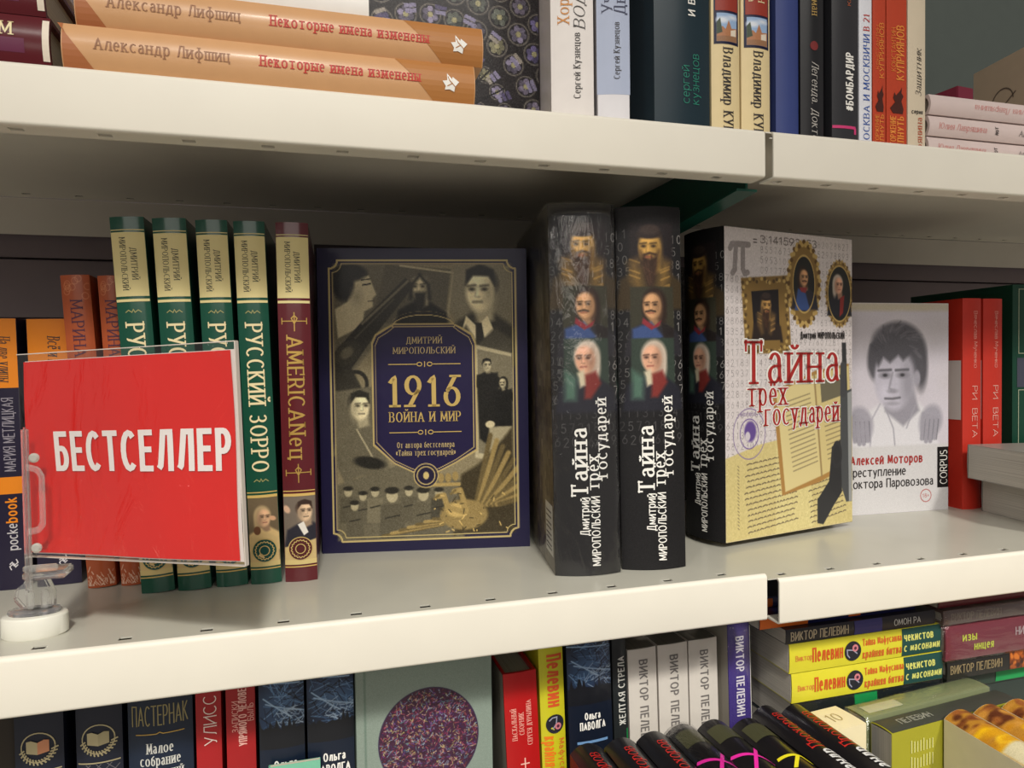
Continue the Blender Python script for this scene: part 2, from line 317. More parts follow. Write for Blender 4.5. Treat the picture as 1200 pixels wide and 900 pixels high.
# ------------------------------------------------------------------ painter: prints are painted on a fine grid (mm units, y down)
class Paint:
    def __init__(s, w, h, res, col):
        s.w, s.h, s.res = w, h, res; s.nx, s.ny = int(w*res), int(h*res)
        s.X, s.Y = np.meshgrid((np.arange(s.nx)+.5)/res, (np.arange(s.ny)+.5)/res); s.C = np.empty((s.ny, s.nx, 3)); s.C[:] = col
    def box(s, x0, y0, x1, y1):
        r = s.res; i0, i1 = max(0, int(x0*r)), min(s.nx, int(x1*r)+2); j0, j1 = max(0, int(y0*r)), min(s.ny, int(y1*r)+2)
        return (slice(j0, max(j0, j1)), slice(i0, max(i0, i1)))
    def mix(s, sl, a, col):
        a = np.clip(a, 0, 1)[..., None]; s.C[sl] = s.C[sl]*(1-a)+np.asarray(col, float)*a
    def ell(s, x, y, rx, ry, col, soft=.6, rot=0, a=1.0):
        R = max(rx, ry)+soft*2; sl = s.box(x-R, y-R, x+R, y+R); X, Y = s.X[sl]-x, s.Y[sl]-y
        if X.size == 0: return
        c, q = math.cos(math.radians(rot)), math.sin(math.radians(rot)); U, V = X*c+Y*q, -X*q+Y*c
        d = (np.sqrt((U/rx)**2+(V/ry)**2)-1)*min(rx, ry); s.mix(sl, a*(.5-d/soft), col)
    def ring(s, x, y, rx, ry, wd, col, soft=.5, a=1):
        R = max(rx, ry)+wd+soft; sl = s.box(x-R, y-R, x+R, y+R); X, Y = s.X[sl]-x, s.Y[sl]-y
        if X.size == 0: return
        d = np.abs((np.sqrt((X/rx)**2+(Y/ry)**2)-1)*min(rx, ry))-wd/2; s.mix(sl, a*(.5-d/soft), col)
    def poly(s, P, col, soft=.6, a=1.0):
        xs, ys = [p[0] for p in P], [p[1] for p in P]; sl = s.box(min(xs)-soft, min(ys)-soft, max(xs)+soft, max(ys)+soft); X, Y = s.X[sl], s.Y[sl]
        if X.size == 0: return
        ins = np.zeros(X.shape, bool); D = np.full(X.shape, 1e9)
        for (x0, y0), (x1, y1) in zip(P, P[1:]+P[:1]):
            dx, dy = x1-x0, y1-y0; L = dx*dx+dy*dy or 1e-9; t = np.clip(((X-x0)*dx+(Y-y0)*dy)/L, 0, 1)
            D = np.minimum(D, (X-x0-t*dx)**2+(Y-y0-t*dy)**2)
            if y0 != y1: ins ^= ((y0 > Y) != (y1 > Y)) & (X < dx*(Y-y0)/dy+x0)
        D = np.sqrt(D); D[ins] *= -1; s.mix(sl, a*(.5-D/soft), col)
    def line(s, P, wd, col, soft=.4, a=1.0):
        xs, ys = [p[0] for p in P], [p[1] for p in P]; m_ = wd+soft; sl = s.box(min(xs)-m_, min(ys)-m_, max(xs)+m_, max(ys)+m_); X, Y = s.X[sl], s.Y[sl]
        if X.size == 0: return
        D = np.full(X.shape, 1e9)
        for (x0, y0), (x1, y1) in zip(P, P[1:]):
            dx, dy = x1-x0, y1-y0; L = dx*dx+dy*dy or 1e-9; t = np.clip(((X-x0)*dx+(Y-y0)*dy)/L, 0, 1)
            D = np.minimum(D, (X-x0-t*dx)**2+(Y-y0-t*dy)**2)
        s.mix(sl, a*(.5-(np.sqrt(D)-wd/2)/soft), col)
    def text(s, t, x, y, h, col, w=None, st='sans', a=1.0, rot=0):
        c, q = math.cos(math.radians(rot)), math.sin(math.radians(rot))
        for P, wv, wh in strokes(t, h, w, st): s.line([(x+px*c+py*q, y-py*c+px*q) for px, py in P], (wv+wh)/2, col, .35, a)
    def grain(s, amp, size=1, seed=0, sl=None):
        r = np.random.default_rng(seed); n = r.normal(0, 1, (s.ny//size+2, s.nx//size+2))
        n = np.kron(n, np.ones((size, size)))[:s.ny, :s.nx]; s.C = np.clip(s.C+n[..., None]*amp, 0, 255)
    def apply(s, parent, name, surf, u0, v0, u1, v1, n=0.00015, m=None):
        parent = on(parent)
        """u0,v0 lower left corner of the print, u1,v1 upper right"""
        us = np.linspace(u0, u1, s.nx+1); vv = np.linspace(v1, v0, s.ny+1)
        verts = [surf(u, v, n) for v in vv for u in us]; k = s.nx+1
        fs = [(j*k+i, (j+1)*k+i, (j+1)*k+i+1, j*k+i+1) for j in range(s.ny) for i in range(s.nx)]
        o = mk(name, verts, fs, m or print_mat(), parent)
        at = o.data.color_attributes.new('ink', 'FLOAT_COLOR', 'CORNER')
        c = np.ones((s.ny*s.nx, 4, 4), np.float32); c[:, :, :3] = lin(np.clip(s.C, 0, 255)).reshape(-1, 1, 3); at.data.foreach_set('color', c.ravel()); return o
def head(p, x, y, s, kind, face=(222, 180, 140), dark=(40, 28, 22), hair=(50, 34, 24), cloth=(40, 30, 34), turn=-1, soft=1.0):
    """a small painted bust, head height s, face centre x,y; turn -1 looks left"""
    f = np.array(face, float); t = turn*s
    sh = [tuple(np.clip(f*k, 0, 255)) for k in (1.0, .72, .48, 1.12)]; so = s*.06*soft
    p.poly([(x-s*.95, y+s*1.7), (x-s*.8, y+s*.85), (x-s*.2, y+s*.5), (x+s*.3, y+s*.5), (x+s*.95, y+s*.95), (x+s*1.1, y+s*1.7)], cloth, so*2)
    p.poly([(x-s*.18, y+s*.25), (x+s*.26, y+s*.2), (x+s*.3, y+s*.65), (x-s*.05, y+s*.8)], sh[1], so*2)
    if kind in ('wavy', 'wig', 'lady'):
        p.ell(x-t*.08, y-s*.08, s*.43, s*.52, hair, so*2); p.ell(x-t*.34, y+s*.25, s*.17, s*.42, hair, so*2)
        if kind == 'wavy': p.ell(x+t*.2, y+s*.2, s*.13, s*.3, hair, so*2)
    elif kind in ('short', 'boy'): p.ell(x-t*.05, y-s*.15, s*.35, s*.38, hair, so*2)
    p.ell(x, y+s*.02, s*.31, s*.44, sh[0], so*1.6); p.ell(x-t*.2, y+s*.06, s*.14, s*.36, sh[1], so*3, a=.8)
    p.ell(x+t*.06, y-s*.22, s*.18, s*.12, sh[3], so*3, a=.6)
    for k in (-.13, .15):
        ex = x+t*.05+s*k; p.ell(ex, y-s*.05, s*.1, s*.07, sh[1], so*2); p.ell(ex, y-s*.03, s*.05, s*.028, dark, so)
        p.line([(ex-s*.09, y-s*.1), (ex+s*.08, y-s*.12)], s*.03, tuple(.5*np.array(dark)+.5*np.array(sh[2])), so)
    p.line([(x+t*.05, y-s*.06), (x+t*.1, y+s*.12), (x+t*.02, y+s*.14)], s*.035, sh[1], so); p.line([(x+t*.05, y-s*.04), (x+t*.07, y+s*.1)], s*.03, sh[3], so)
    p.line([(x+t*.05-s*.1, y+s*.25), (x+t*.05+s*.09, y+s*.245)], s*.045, tuple(.6*np.array(sh[1])+.4*np.array((150, 50, 50))) if f[0] > f[2]*1.45 else sh[2], so)
    if kind == 'elder':
        p.poly([(x-s*.26, y+s*.08), (x-s*.17, y+s*.22), (x, y+s*.30), (x+s*.17, y+s*.22), (x+s*.26, y+s*.08), (x+s*.22, y+s*.5), (x+s*.12, y+s*.95), (x-s*.04, y+s*1.15), (x-s*.16, y+s*.85), (x-s*.25, y+s*.45)], hair, so*2.5); p.line([(x+t*.05-s*.08, y+s*.27), (x+t*.05+s*.08, y+s*.27)], s*.04, (150, 90, 66), so)
        p.line([(x-s*.15, y+s*.2), (x, y+s*.16), (x+s*.16, y+s*.2)], s*.06, hair, so)
        rr_ = random.Random(3)
        for q in range(14): p.line([(x+s*rr_.uniform(-.2, .15), y+s*rr_.uniform(.2, .6)), (x+s*rr_.uniform(-.15, .12), y+s*rr_.uniform(.7, 1.15))], s*.02, tuple(np.array(hair)*rr_.uniform(.6, 1.7)), so, .7)
        for sd_ in (-1, 1):
            p.poly([(x+sd_*s*.34, y+s*.3), (x+sd_*s*.58, y+s*.42), (x+sd_*s*.5, y+s*.9), (x+sd_*s*.3, y+s*1.3), (x+sd_*s*.2, y+s*1.25)], tuple(np.array(face)*.66), so*5, .8)
            for q in range(9): yy_ = y+s*rr_.uniform(.4, 1.2); p.line([(x+sd_*s*.3, yy_), (x+sd_*s*.55, yy_-s*.1)], s*.025, tuple(np.array(face)*rr_.choice([.5, 1.1])), so, .6)
        p.ell(x-s*.02, y-s*.36, s*.36, s*.13, (46, 36, 34), so); p.ell(x, y-s*.48, s*.28, s*.14, (60, 48, 44), so)
    if kind == 'wavy': p.line([(x+t*.05-s*.17, y+s*.2), (x+t*.05, y+s*.17), (x+t*.05+s*.15, y+s*.2)], s*.05, dark, so)
    if kind == 'monk':
        p.poly([(x-s*.22, y+s*.18), (x+s*.22, y+s*.18), (x+s*.16, y+s*.7), (x, y+s*.95), (x-s*.16, y+s*.7)], hair, so*2.5)
        p.line([(x-s*.34, y+s*.4), (x-s*.3, y-s*.1), (x, y-s*.44), (x+s*.3, y-s*.1), (x+s*.34, y+s*.4)], s*.12, hair, so*2)
    if kind == 'short': p.poly([(x-s*.32, y-s*.12), (x-s*.3, y-s*.46), (x, y-s*.58), (x+s*.3, y-s*.46), (x+s*.33, y-s*.1), (x+s*.2, y-s*.32), (x-s*.15, y-s*.33)], hair, so)
    if kind == 'boy': p.poly([(x-s*.33, y-s*.02), (x-s*.34, y-s*.46), (x, y-s*.6), (x+s*.34, y-s*.46), (x+s*.34, y-s*.02), (x+s*.2, y-s*.2), (x+s*.05, y-s*.13), (x-s*.1, y-s*.22), (x-s*.2, y-s*.14)], hair, so)

# ------------------------------------------------------------------ books
class Book:
    """x = thickness (front cover on +x), y = depth (spine at y=0, fore-edge at y=w), z = height"""
    def __init__(s, name, label, t, w, h, cover, cat='book', group=None, bulge=.003, board=.0022, hard=True, pages=(214, 204, 184), rough=.35, coat=.08, inset=.003):
        s.t, s.w, s.h, s.bulge = t, w, h, bulge
        o = s.o = empty(name, label, cat, group)
        cm = s.cm = cover if isinstance(cover, bpy.types.Material) else mat(cover, rough, .03, .05, 80, 0, coat, 'cover_stock')
        n = 14; out = [(-t/2, w)]+[(-t/2+t*i/n, s.sp(-t/2+t*i/n)) for i in range(n+1)]+[(t/2, w)]
        b = board if hard else .0004
        inn = [(-t/2+b, w)]+[(-(t/2-b)+(t-2*b)*i/n, s.sp(-t/2+t*i/n)+b) for i in range(n+1)]+[(t/2-b, w)]
        k = len(out); vs = [(x, y, z) for z in (0, h) for x, y in out]+[(x, y, z) for z in (0, h) for x, y in inn]
        fs = []
        for i in range(k-1):
            fs += [(i, i+1, k+i+1, k+i), (2*k+i+1, 2*k+i, 3*k+i, 3*k+i+1), (i+1, i, 2*k+i, 2*k+i+1), (k+i, k+i+1, 3*k+i+1, 3*k+i)]
        fs += [(0, k, 3*k, 2*k), (k-1, 2*k+k-1, 3*k+k-1, k+k-1)]
        s.cover = COVER[o.name] = finish(mk('cover', vs, fs, cm, o), 28)
        i2 = inset if hard else .0
        P = MB(); P.box(-t/2+b+.0001, t/2-b-.0001, b+.0006+(0.002 if bulge > .001 else 0)*0, w-(i2 if hard else .0003), i2, h-i2)
        s.pages = P.build('page_block', page_mat(pages), o, smooth=False)
    def sp(s, u): return -s.bulge*(1-(2*u/s.t)**2)
    def spine(s, u, v, n): return (u, s.sp(max(-s.t/2, min(s.t/2, u)))-n, v)
    def front(s, u, v, n): return (s.t/2+n, u, v)
    def back(s, u, v, n): return (-s.t/2-n, s.w-u, v)
    def put(s, x, y, z=0.0, rz=0.0, lean=0.0):
        """stand on z; x,y = middle of the spine's foot; lean>0 leans to +x"""
        l = math.radians(lean); M = Matrix.Translation((x, y, z))@Matrix.Rotation(math.radians(rz), 4, 'Z')
        px = s.t/2 if lean > 0 else -s.t/2   # pivot on the lower edge
        s.o.matrix_world = M@Matrix.Translation((px, 0, 0))@Matrix.Rotation(l, 4, 'Y')@Matrix.Translation((-px, 0, 0)); return s
    def face(s, x, y, z=0.0, ang=0.0, tilt=0.0):
        """front cover to the viewer; x,y = lower corner at the spine; ang turns it; tilt leans it back"""
        s.o.matrix_world = Matrix.Translation((x, y, z))@Matrix.Rotation(math.radians(ang), 4, 'Z')@Matrix.Rotation(math.radians(-tilt), 4, 'X')@Matrix.Rotation(math.radians(-90), 4, 'Z')@Matrix.Translation((-s.t/2, 0, 0)); return s
    def lie(s, xr, y, z, rz=0.0, flip=False):
        """lie flat, spine to the viewer, head to the left (flip: head to the right); xr,y,z = right end, spine, underside"""
        if not flip: s.o.matrix_world = Matrix.Translation((xr, y, z+s.t/2))@Matrix.Rotation(math.radians(rz), 4, 'Z')@Matrix.Rotation(math.radians(-90), 4, 'Y')
        else: s.o.matrix_world = Matrix.Translation((xr, y, z+s.t/2))@Matrix.Rotation(math.radians(rz), 4, 'Z')@Matrix.Translation((-s.h, 0, 0))@Matrix.Rotation(math.radians(90), 4, 'Y')
        return s
    def spineup(s, x, y, z, rz=0.0, tilt=0.0):
        """stand on the fore-edge, spine up, head away from the viewer; x,y = foot end; z = support"""
        s.o.matrix_world = Matrix.Translation((x, y, z+s.w))@Matrix.Rotation(math.radians(rz), 4, 'Z')@Matrix.Rotation(math.radians(-90), 4, 'X'); return s
def shrink(bk, name='shrink_wrap', sc=30, wr=.7, g=.0009, fac=.07):
    """clear film pulled round a book"""
    t, w, h = bk.t, bk.w, bk.h; rnd = random.Random(5); ring = []
    n = 10
    prof = [(-t/2-g, w+g), (-t/2-g, w*.66), (-t/2-g, w*.33), (-t/2-g, 0)]+[(-t/2+t*i/n, bk.sp(-t/2+t*i/n)-g) for i in range(1, n)]+[(t/2+g, 0), (t/2+g, w*.33), (t/2+g, w*.66), (t/2+g, w+g)]
    nz = 26; vs = []; fs = []; k = len(prof)
    for j in range(nz+1):
        z = -.0004+(h+g+.0004)*j/nz
        for (x, y) in prof:
            r = rnd.uniform(0, .0009); L = math.hypot(x, y-w/2); vs.append((x+x/L*r, y+(y-w/2)/L*r*(0 if y > w else 1), max(z, -.0002)))
    fs = [(j*k+i, j*k+(i+1) % k, (j+1)*k+(i+1) % k, (j+1)*k+i) for j in range(nz) for i in range(k)]
    fs.append(tuple(nz*k+i for i in range(k)))
    o = mk(name, vs, fs, film_mat(wr, sc, fac), bk.o); 
    for f in o.data.polygons: f.use_smooth = True
    return o

# ------------------------------------------------------------------ shop shelving
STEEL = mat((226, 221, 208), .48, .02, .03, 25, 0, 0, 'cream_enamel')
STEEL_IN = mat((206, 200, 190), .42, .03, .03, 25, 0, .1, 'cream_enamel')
GREEN_M = mat((16, 74, 62), .4, .05, .05, 60, 0, .1, 'green_enamel')
S = 0.32
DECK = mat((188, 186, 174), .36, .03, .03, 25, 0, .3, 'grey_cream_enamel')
def slotted(x0, x1, y0, y1, z0, z1, rows):
    """sheet with rows of punched slots: rows = [(yc, half_depth, half_width, [x...])]"""
    m = MB(); y = y0
    for yc, hd, hw, xs in sorted(rows):
        m.box(x0, x1, y, yc-hd, z0, z1); x = x0
        for xc in sorted(xs):
            if xc-hw <= x or xc+hw >= x1: continue
            m.box(x, xc-hw, yc-hd, yc+hd, z0, z1); x = xc+hw
        m.box(x, x1, yc-hd, yc+hd, z0, z1); y = yc+hd
    m.box(x0, x1, y, y1, z0, z1); return m
def shelf(x0, x1, z, label, y0=0.0, lip=.0337, depth=.33, ph=0.0, lx=0.0):
    t = empty('metal_shelf', label, 'shelf', 'cream metal bookshop shelves')
    xs = [(-.4649+ph)+.0433*k for k in range(-8, 32)]; xs = [x for x in xs if x0+.01 < x < x1-.01]
    xr = [x-.011 for x in xs]
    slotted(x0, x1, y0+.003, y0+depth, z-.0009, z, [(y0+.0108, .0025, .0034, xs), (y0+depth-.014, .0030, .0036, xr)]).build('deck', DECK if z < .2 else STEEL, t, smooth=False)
    MB().box(x0, x1, y0+depth-.020, y0+depth-.0015, z+.0001, z+.0006).build('slot_shade_strip', mat((60, 56, 54), .7), t, smooth=False)  # dark strip added over the rear slots so they look shaded
    prof = [(.003, 0)]+[(.003-.003*math.sin(a), -.003+.003*math.cos(a)) for a in (.4, .8, 1.2, 1.57)]+[(0, -lip+.002)]+[(.002-.002*math.cos(a), -lip+.002-.002*math.sin(a)) for a in (.5, 1.0, 1.57)]+[(.004, -lip)]
    inn = [(.003, -.0014)]+[(.003-.0016*math.sin(a), -.003+.0016*math.cos(a)) for a in (.4, .8, 1.2, 1.57)]+[(.0014, -lip+.002)]+[(.002-.0008*math.cos(a), -lip+.002-.0008*math.sin(a)) for a in (.5, 1.0, 1.57)]+[(.004, -lip+.0012)]
    loop = [(y+y0, q+z) for y, q in prof]+[(y+y0, q+z) for y, q in inn[::-1]]
    m = MB(); m.prism(loop, x0+lx, x1, 0); m.build('front_lip', STEEL, t)
    slotted(x0+lx, x1, y0+.004, y0+.017, z-lip, z-lip+.0012, [(y0+.0088, .0026, .0036, xs)]).build('lower_flange', STEEL, t, smooth=False)
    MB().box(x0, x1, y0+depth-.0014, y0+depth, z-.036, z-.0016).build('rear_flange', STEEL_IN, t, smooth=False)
    return t
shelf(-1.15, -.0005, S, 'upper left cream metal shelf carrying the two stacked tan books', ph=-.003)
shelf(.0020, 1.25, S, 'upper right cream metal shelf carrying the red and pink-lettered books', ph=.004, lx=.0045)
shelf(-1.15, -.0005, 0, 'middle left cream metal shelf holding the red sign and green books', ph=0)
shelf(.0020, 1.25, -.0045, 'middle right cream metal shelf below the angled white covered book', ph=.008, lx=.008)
LZ = -.285
for x0, x1, lb in ((-1.15, -.0005, 'bottom left cream shelf, mostly out of view under the lower books'), (.002, 1.25, 'bottom right cream shelf under the stacks of lying books')):
    t = empty('metal_shelf', lb, 'shelf', 'cream metal bookshop shelves')
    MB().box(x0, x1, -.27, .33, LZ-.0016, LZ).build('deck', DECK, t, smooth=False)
    MB().box(x0, x1, -.2715, -.27, LZ-.034, LZ).build('front_lip', STEEL, t, smooth=False)
BACK = mat((120, 108, 112), .6, .04, .02, 20, 0, 0, 'grey_back_panel')
w = tag(MB().box(-3, 3, .352, .36, -1.2, 1.8).build('wall_back', BACK, None, smooth=False), kind='structure')
tag(MB().box(-3, 3, -3.2, .352, -1.22, -1.2).build('floor', mat((214, 206, 194), .5, .05, .05, 8), None, smooth=False), kind='structure')
for i, (z0, z1, dy) in enumerate(((-.75, -.362, 0), (-.360, -.13, .004), (-.128, .205, .006), (.207, .262, .003), (.264, .60, 0), (.602, 1.0, .002))):
    for x0, x1 in ((-1.2, -.004), (.004, 1.3)):
        MB().box(x0, x1, .338+dy, .350, z0, z1).build('panel', BACK, w, smooth=False)
for x, wd, lb in ((-.312, .004, 'thin grey upright strip behind the maroon spine book'), (-.052, .010, 'grey upright strip behind the film-wrapped thick book')):
    u = MB().box(x-wd/2, x+wd/2, .3305, .3375, -.2, .318).build('upright_strip', STEEL_IN); tag(u, lb, 'upright')
def bracket(z, label, k=1):
    t = empty('shelf_bracket', label, 'bracket', 'green brackets under the shelf joint')
    zt = z-.0018
    MB().prism([(.020, zt), (.020, z-.037), (.31, z-.037-.026*k), (.31, zt)], -.0030, -.0012, 0).build('web_plate', GREEN_M, t)
    MB().prism([(.020, z-.037), (.020, z-.0388), (.31, z-.0388-.026*k), (.31, z-.037-.026*k)], -.0105, .0068, 0).build('bottom_flange', GREEN_M, t)
    MB().box(-.009, -.003, .06, .10, zt-.004, zt).build('hook_tab', GREEN_M, t)
bracket(S, 'dark green metal bracket under the joint of the upper shelves')
bracket(0, 'dark green metal bracket under the joint of the middle shelves', .0)

def M_(c, r=.45, **k): return mat(c, r, .02, 0, 60, 0, k.get('coat', 0), 'printing_ink')
CREAM = M_((232, 216, 170)); GOLD = mat((196, 160, 84), .35, .06, 0, 90, .35, 0, 'gold_foil'); WHITE = M_((240, 238, 232)); BLACK = M_((24, 22, 24)); INK = M_((52, 48, 48))
REDINK = M_((190, 44, 36))

# ------------------------------------------------------------------ upper shelf
def tan_book(xr, y, z, label, rz=0):
    b = Book('hardcover_book', label, .0245, .15, .2305, (206, 158, 112), group='tan books lying on the upper shelf', bulge=.0035)
    sp = b.spine
    TB = M_((176, 118, 62)); TC = M_((222, 176, 110))
    # darker corners of the spine print: slanted bands (v from foot=right to head=left)
    def tri(nm, P, m): mk(nm, [sp(u, v, .00025) for u, v in P], [tuple(range(4*i, 4*i+4)) for i in range(len(P)//4)], m, b.cover)
    def band(nm, va, vb, slope, m):
        P = []; n = 8
        for i in range(n):
            u0, u1 = -b.t/2+b.t*i/n, -b.t/2+b.t*(i+1)/n
            P += [(u0, va), (u1, va), (u1, vb+slope*(u1/b.t+.5)), (u0, vb+slope*(u0/b.t+.5))]
        tri(nm, P, m)
    band('foot_colour', .0005, .026, .024, TB); band('head_colour', .2300, .215, .018, M_((170, 104, 62)))
    letter(b.o, 'title_lettering', sp, 'Некоторые имена изменены', .0014, .0815, .0060, REDINK, -90, .094, 'slab')
    letter(b.o, 'author_lettering', sp, 'Александр Лифшиц', .0018, .1795, .0064, M_((150, 104, 72)), -90, .070, 'serif')
    # white leaf emblem
    em = [(0, 0), (.003, .004), (.0015, .0045), (.005, .0075), (.0005, .0075), (0, .0105), (-.003, .0085), (-.0052, .009), (-.0048, .006), (-.006, .003), (-.003, .0025)]
    mk('leaf_emblem', [sp(x*1.0, .0105+y*1.0, .0007) for x, y in em], [tuple(range(len(em)))], WHITE, b.cover)
    ribbon(b.o, 'leaf_veins', sp, [[(-.0035, .0125), (.0005, .0165), (.003, .0175)], [(-.001, .0145), (-.003, .018)]], .0005, TB, .0009)
    b.lie(xr, y, z, rz); return b
tan_book(-.2125, .0045, S, 'lower tan book of the two lying on the upper shelf')
tan_book(-.2065, .006, S+.0250, 'upper tan book of the two lying on the upper shelf', -.4)
def maroon_lying(xr, z, label, ch):
    b = Book('hardcover_book', label, .0268, .15, .21, (88, 22, 30), group='maroon books lying at the left', bulge=.003, rough=.25)
    patch(b.o, 'purple_band', b.spine, -b.t/2*.55, .012, 0, .2, M_((98, 34, 66)), nu=6)
    letter(b.o, 'spine_lettering', b.spine, ch, .005, .0240, .0070, CREAM, -90, None, 'slab')
    patch(b.o, 'headband', b.spine, -b.t/2*.8, .0002, b.t/2*.85, .0035, M_((226, 214, 196)), nu=8, n=.0003)
    b.lie(xr, .006, z, .5); return b
maroon_lying(-.449, S, 'lower maroon book at the far left of the upper shelf', 'ОМ')
maroon_lying(-.451, S+.0272, 'upper maroon book at the far left, cut by the frame', 'М')
b = Book('paperback_book', 'white book edge resting on top of the upper tan book', .014, .12, .11, (232, 228, 222), hard=False, bulge=.0005); b.lie(-.277, .012, S+.0498)
b = Book('hardcover_book', 'second white book edge above the upper maroon book at top left', .02, .12, .12, (214, 208, 210), bulge=.002); b.lie(-.46, .012, S+.0545)

# rose window cover
b = Book('hardcover_book', 'dark book facing out with a stained glass rose window cover', .02, .165, .23, (40, 36, 38), bulge=.001)
p = Paint(165, 230, 1.1, (44, 40, 42)); rnd = random.Random(3); cx, cy = 78, 212
for R, k, r in ((122, 40, 8.5), (104, 34, 9.0), (84, 28, 8.5), (60, 24, 6.5), (40, 16, 6), (20, 10, 5)):
    for i in range(k):
        a = 2*math.pi*(i+(k % 4)/4)/k; x, y = cx+R*math.cos(a), cy+R*math.sin(a)
        if not (-12 < x < 177 and -12 < y < 242): continue
        base = rnd.choice([(112, 104, 146), (142, 134, 160), (96, 100, 92), (150, 146, 118), (120, 112, 132)])
        p.ell(x, y, r, r, (118, 112, 104), .8); p.ell(x, y, r*.86, r*.86, (38, 34, 40), .8)
        for q in range(6):
            kq = rnd.uniform(.6, 1.25); t = a+q*math.pi/3; p.ell(x+r*.5*math.cos(t), y+r*.5*math.sin(t), r*.27, r*.27, tuple(min(255, c*kq) for c in base), .6)
        p.ell(x, y, r*.25, r*.25, (176, 170, 130), .6)
for k in range(24):
    a = 2*math.pi*k/24; c, s_ = math.cos(a), math.sin(a); p.line([(cx+22*c, cy+22*s_), (cx+66*c, cy+66*s_)], 1.4, (28, 26, 28))
    for R in (58, 62, 66, 85, 89):
        a2 = a+.09; p.poly([(cx+R*math.cos(a2-.05), cy+R*math.sin(a2-.05)), (cx+(R+3)*math.cos(a2-.05), cy+(R+3)*math.sin(a2-.05)), (cx+(R+3)*math.cos(a2+.05), cy+(R+3)*math.sin(a2+.05)), (cx+R*math.cos(a2+.05), cy+R*math.sin(a2+.05))], rnd.choice([(150, 144, 176), (92, 84, 120), (168, 160, 150)]), .5)
p.grain(9, 1, 2); p.apply(b.o, 'cover_print', b.front, .0005, .0005, .1645, .2295)
b.face(-.3015, .100, S, 0)

def standing(name, label, xl, xr, y, z, h, col, w=.14, lean=0, rz=0, **k):
    b = Book(name, label, (xr-xl)*1.0-.0006, w, h, col, **k); b.put((xl+xr)/2, y, z, rz, lean); return b
def spine_text(b, s, v, h, m, w=None, st='sans', rot=90, u=0.0, name='title_lettering', n=.00035): return letter(b.o, name, b.spine, s, u, v, h, m, rot, w, st, n)
b = standing('paperback_book', 'thick white book with orange and black title beside the rose window', -.1536, -.1235, .022, S, .205, (226, 220, 216), rz=-13, hard=False, bulge=.001)
spine_text(b, 'Хоро', .0800, .0078, M_((206, 140, 70)), .024, 'serif', u=-.0060); spine_text(b, 'ВОДА', .0820, .0078, INK, .032, 'italic', u=.0050); spine_text(b, 'Сергей Кузнецов', .0400, .0046, INK, .045, 'serif', u=.0030, name='author_lettering')
b = standing('paperback_book', 'white book with pale blue top and dark blue title', -.1226, -.0999, .0145, S, .205, (222, 220, 224), w=.085, rz=-13, hard=False, bulge=.001)
patch(b.o, 'blue_band', b.spine, -.0115, .02, .0115, .2, M_((170, 180, 204)), nu=4)
spine_text(b, 'Учитель', .098, .0074, M_((50, 54, 84)), .045, 'serif', u=-.0042); spine_text(b, 'Дымов', .0925, .0078, M_((50, 54, 84)), .036, 'serif', u=.0046); spine_text(b, 'Сергей Кузнецов', .0500, .0040, INK, .039, 'serif', u=.0022, name='author_lettering')
b = standing('hardcover_book', 'thick dark teal book with green author lettering', -.0775, -.0325, .020, S, .21, (24, 44, 54), bulge=.0035)
spine_text(b, 'сергей', .0335, .0062, M_((44, 128, 108)), .027, 'thin', u=.0005, name='author_lettering'); spine_text(b, 'кузнецов', .0380, .0066, M_((44, 128, 108)), .036, 'thin', u=.0085, name='author_lettering')
spine_text(b, 'И ВЗЛЕТ', .0985, .0052, WHITE, .032, 'bold', u=.0060); spine_text(b, 'ЖИЗНЬ', .1060, .0058, WHITE, .026, 'bold', u=-.0050)
kp = Paint(22, 30, 4, (20, 24, 60)); kp.poly([(1, 1), (21, 1), (21, 29), (1, 29)], (150, 178, 214)); kp.ell(6, 8, 6, 3, (220, 226, 236), 3); kp.ell(16, 5, 5, 2, (214, 220, 232), 3)
kp.poly([(1, 20), (6, 14), (9, 17), (12, 8), (15, 16), (21, 15), (21, 29), (1, 29)], (176, 120, 84)); kp.poly([(1, 10), (4, 6), (6, 20), (1, 22)], (60, 74, 56)); kp.poly([(14, 18), (20, 16), (20, 24), (14, 24)], (226, 214, 196)); kp.poly([(1, 24), (21, 23), (21, 29), (1, 29)], (150, 110, 80)); kp.grain(5)
for i, (xl, xr, lb) in enumerate(((-.0315, -.0075, 'left of two cream books with a small church picture'), (-.0065, .0185, 'right of two cream books with a small church picture'))):
    b = standing('hardcover_book', lb, xl, xr, .020, S, .205, (226, 206, 158), group='cream books with church pictures', bulge=.003)
    kw = b.t/2*.78
    patch(b.o, 'picture_border', b.spine, -kw-.001, .066, kw+.001, .150, M_((24, 26, 58)), nu=8, n=.0002)
    kp.apply(b.o, 'spine_picture', b.spine, -kw, .0672, kw, .0890, n=.0004)
    patch(b.o, 'maroon_label', b.spine, -kw, .0900, kw, .146, M_((150, 52, 38)), nu=8, n=.0004)
    spine_text(b, 'РОМАН', .112, .0055, CREAM, .026, 'serif', -90, .003, n=.0006); spine_text(b, 'века', .106, .0045, CREAM, .014, 'serif', -90, -.005, n=.0006)
    spine_text(b, 'Владимир КУНИН', .0270, .0080, INK, .073, 'serif', -90, .0005, name='author_lettering')
b = standing('hardcover_book', 'plain blue book between the cream books and the black ones', .0240, .0445, .021, S, .21, (52, 66, 124), bulge=.002, rough=.5)
b = standing('hardcover_book', 'black book with white script title next to the plain blue book', .0450, .0665, .020, S, .21, (26, 26, 30), bulge=.0025)
spine_text(b, 'Легенда. Доктор фон', .0200, .0062, M_((190, 186, 180)), .082, 'italic', -90, .001); disc(b.o, 'red_seal', b.spine, 0, .0735, .0035, .0035, M_((120, 40, 40))); spine_text(b, 'роман', .106, .006, M_((170, 140, 80)), .02, 'serif', -90, .001)
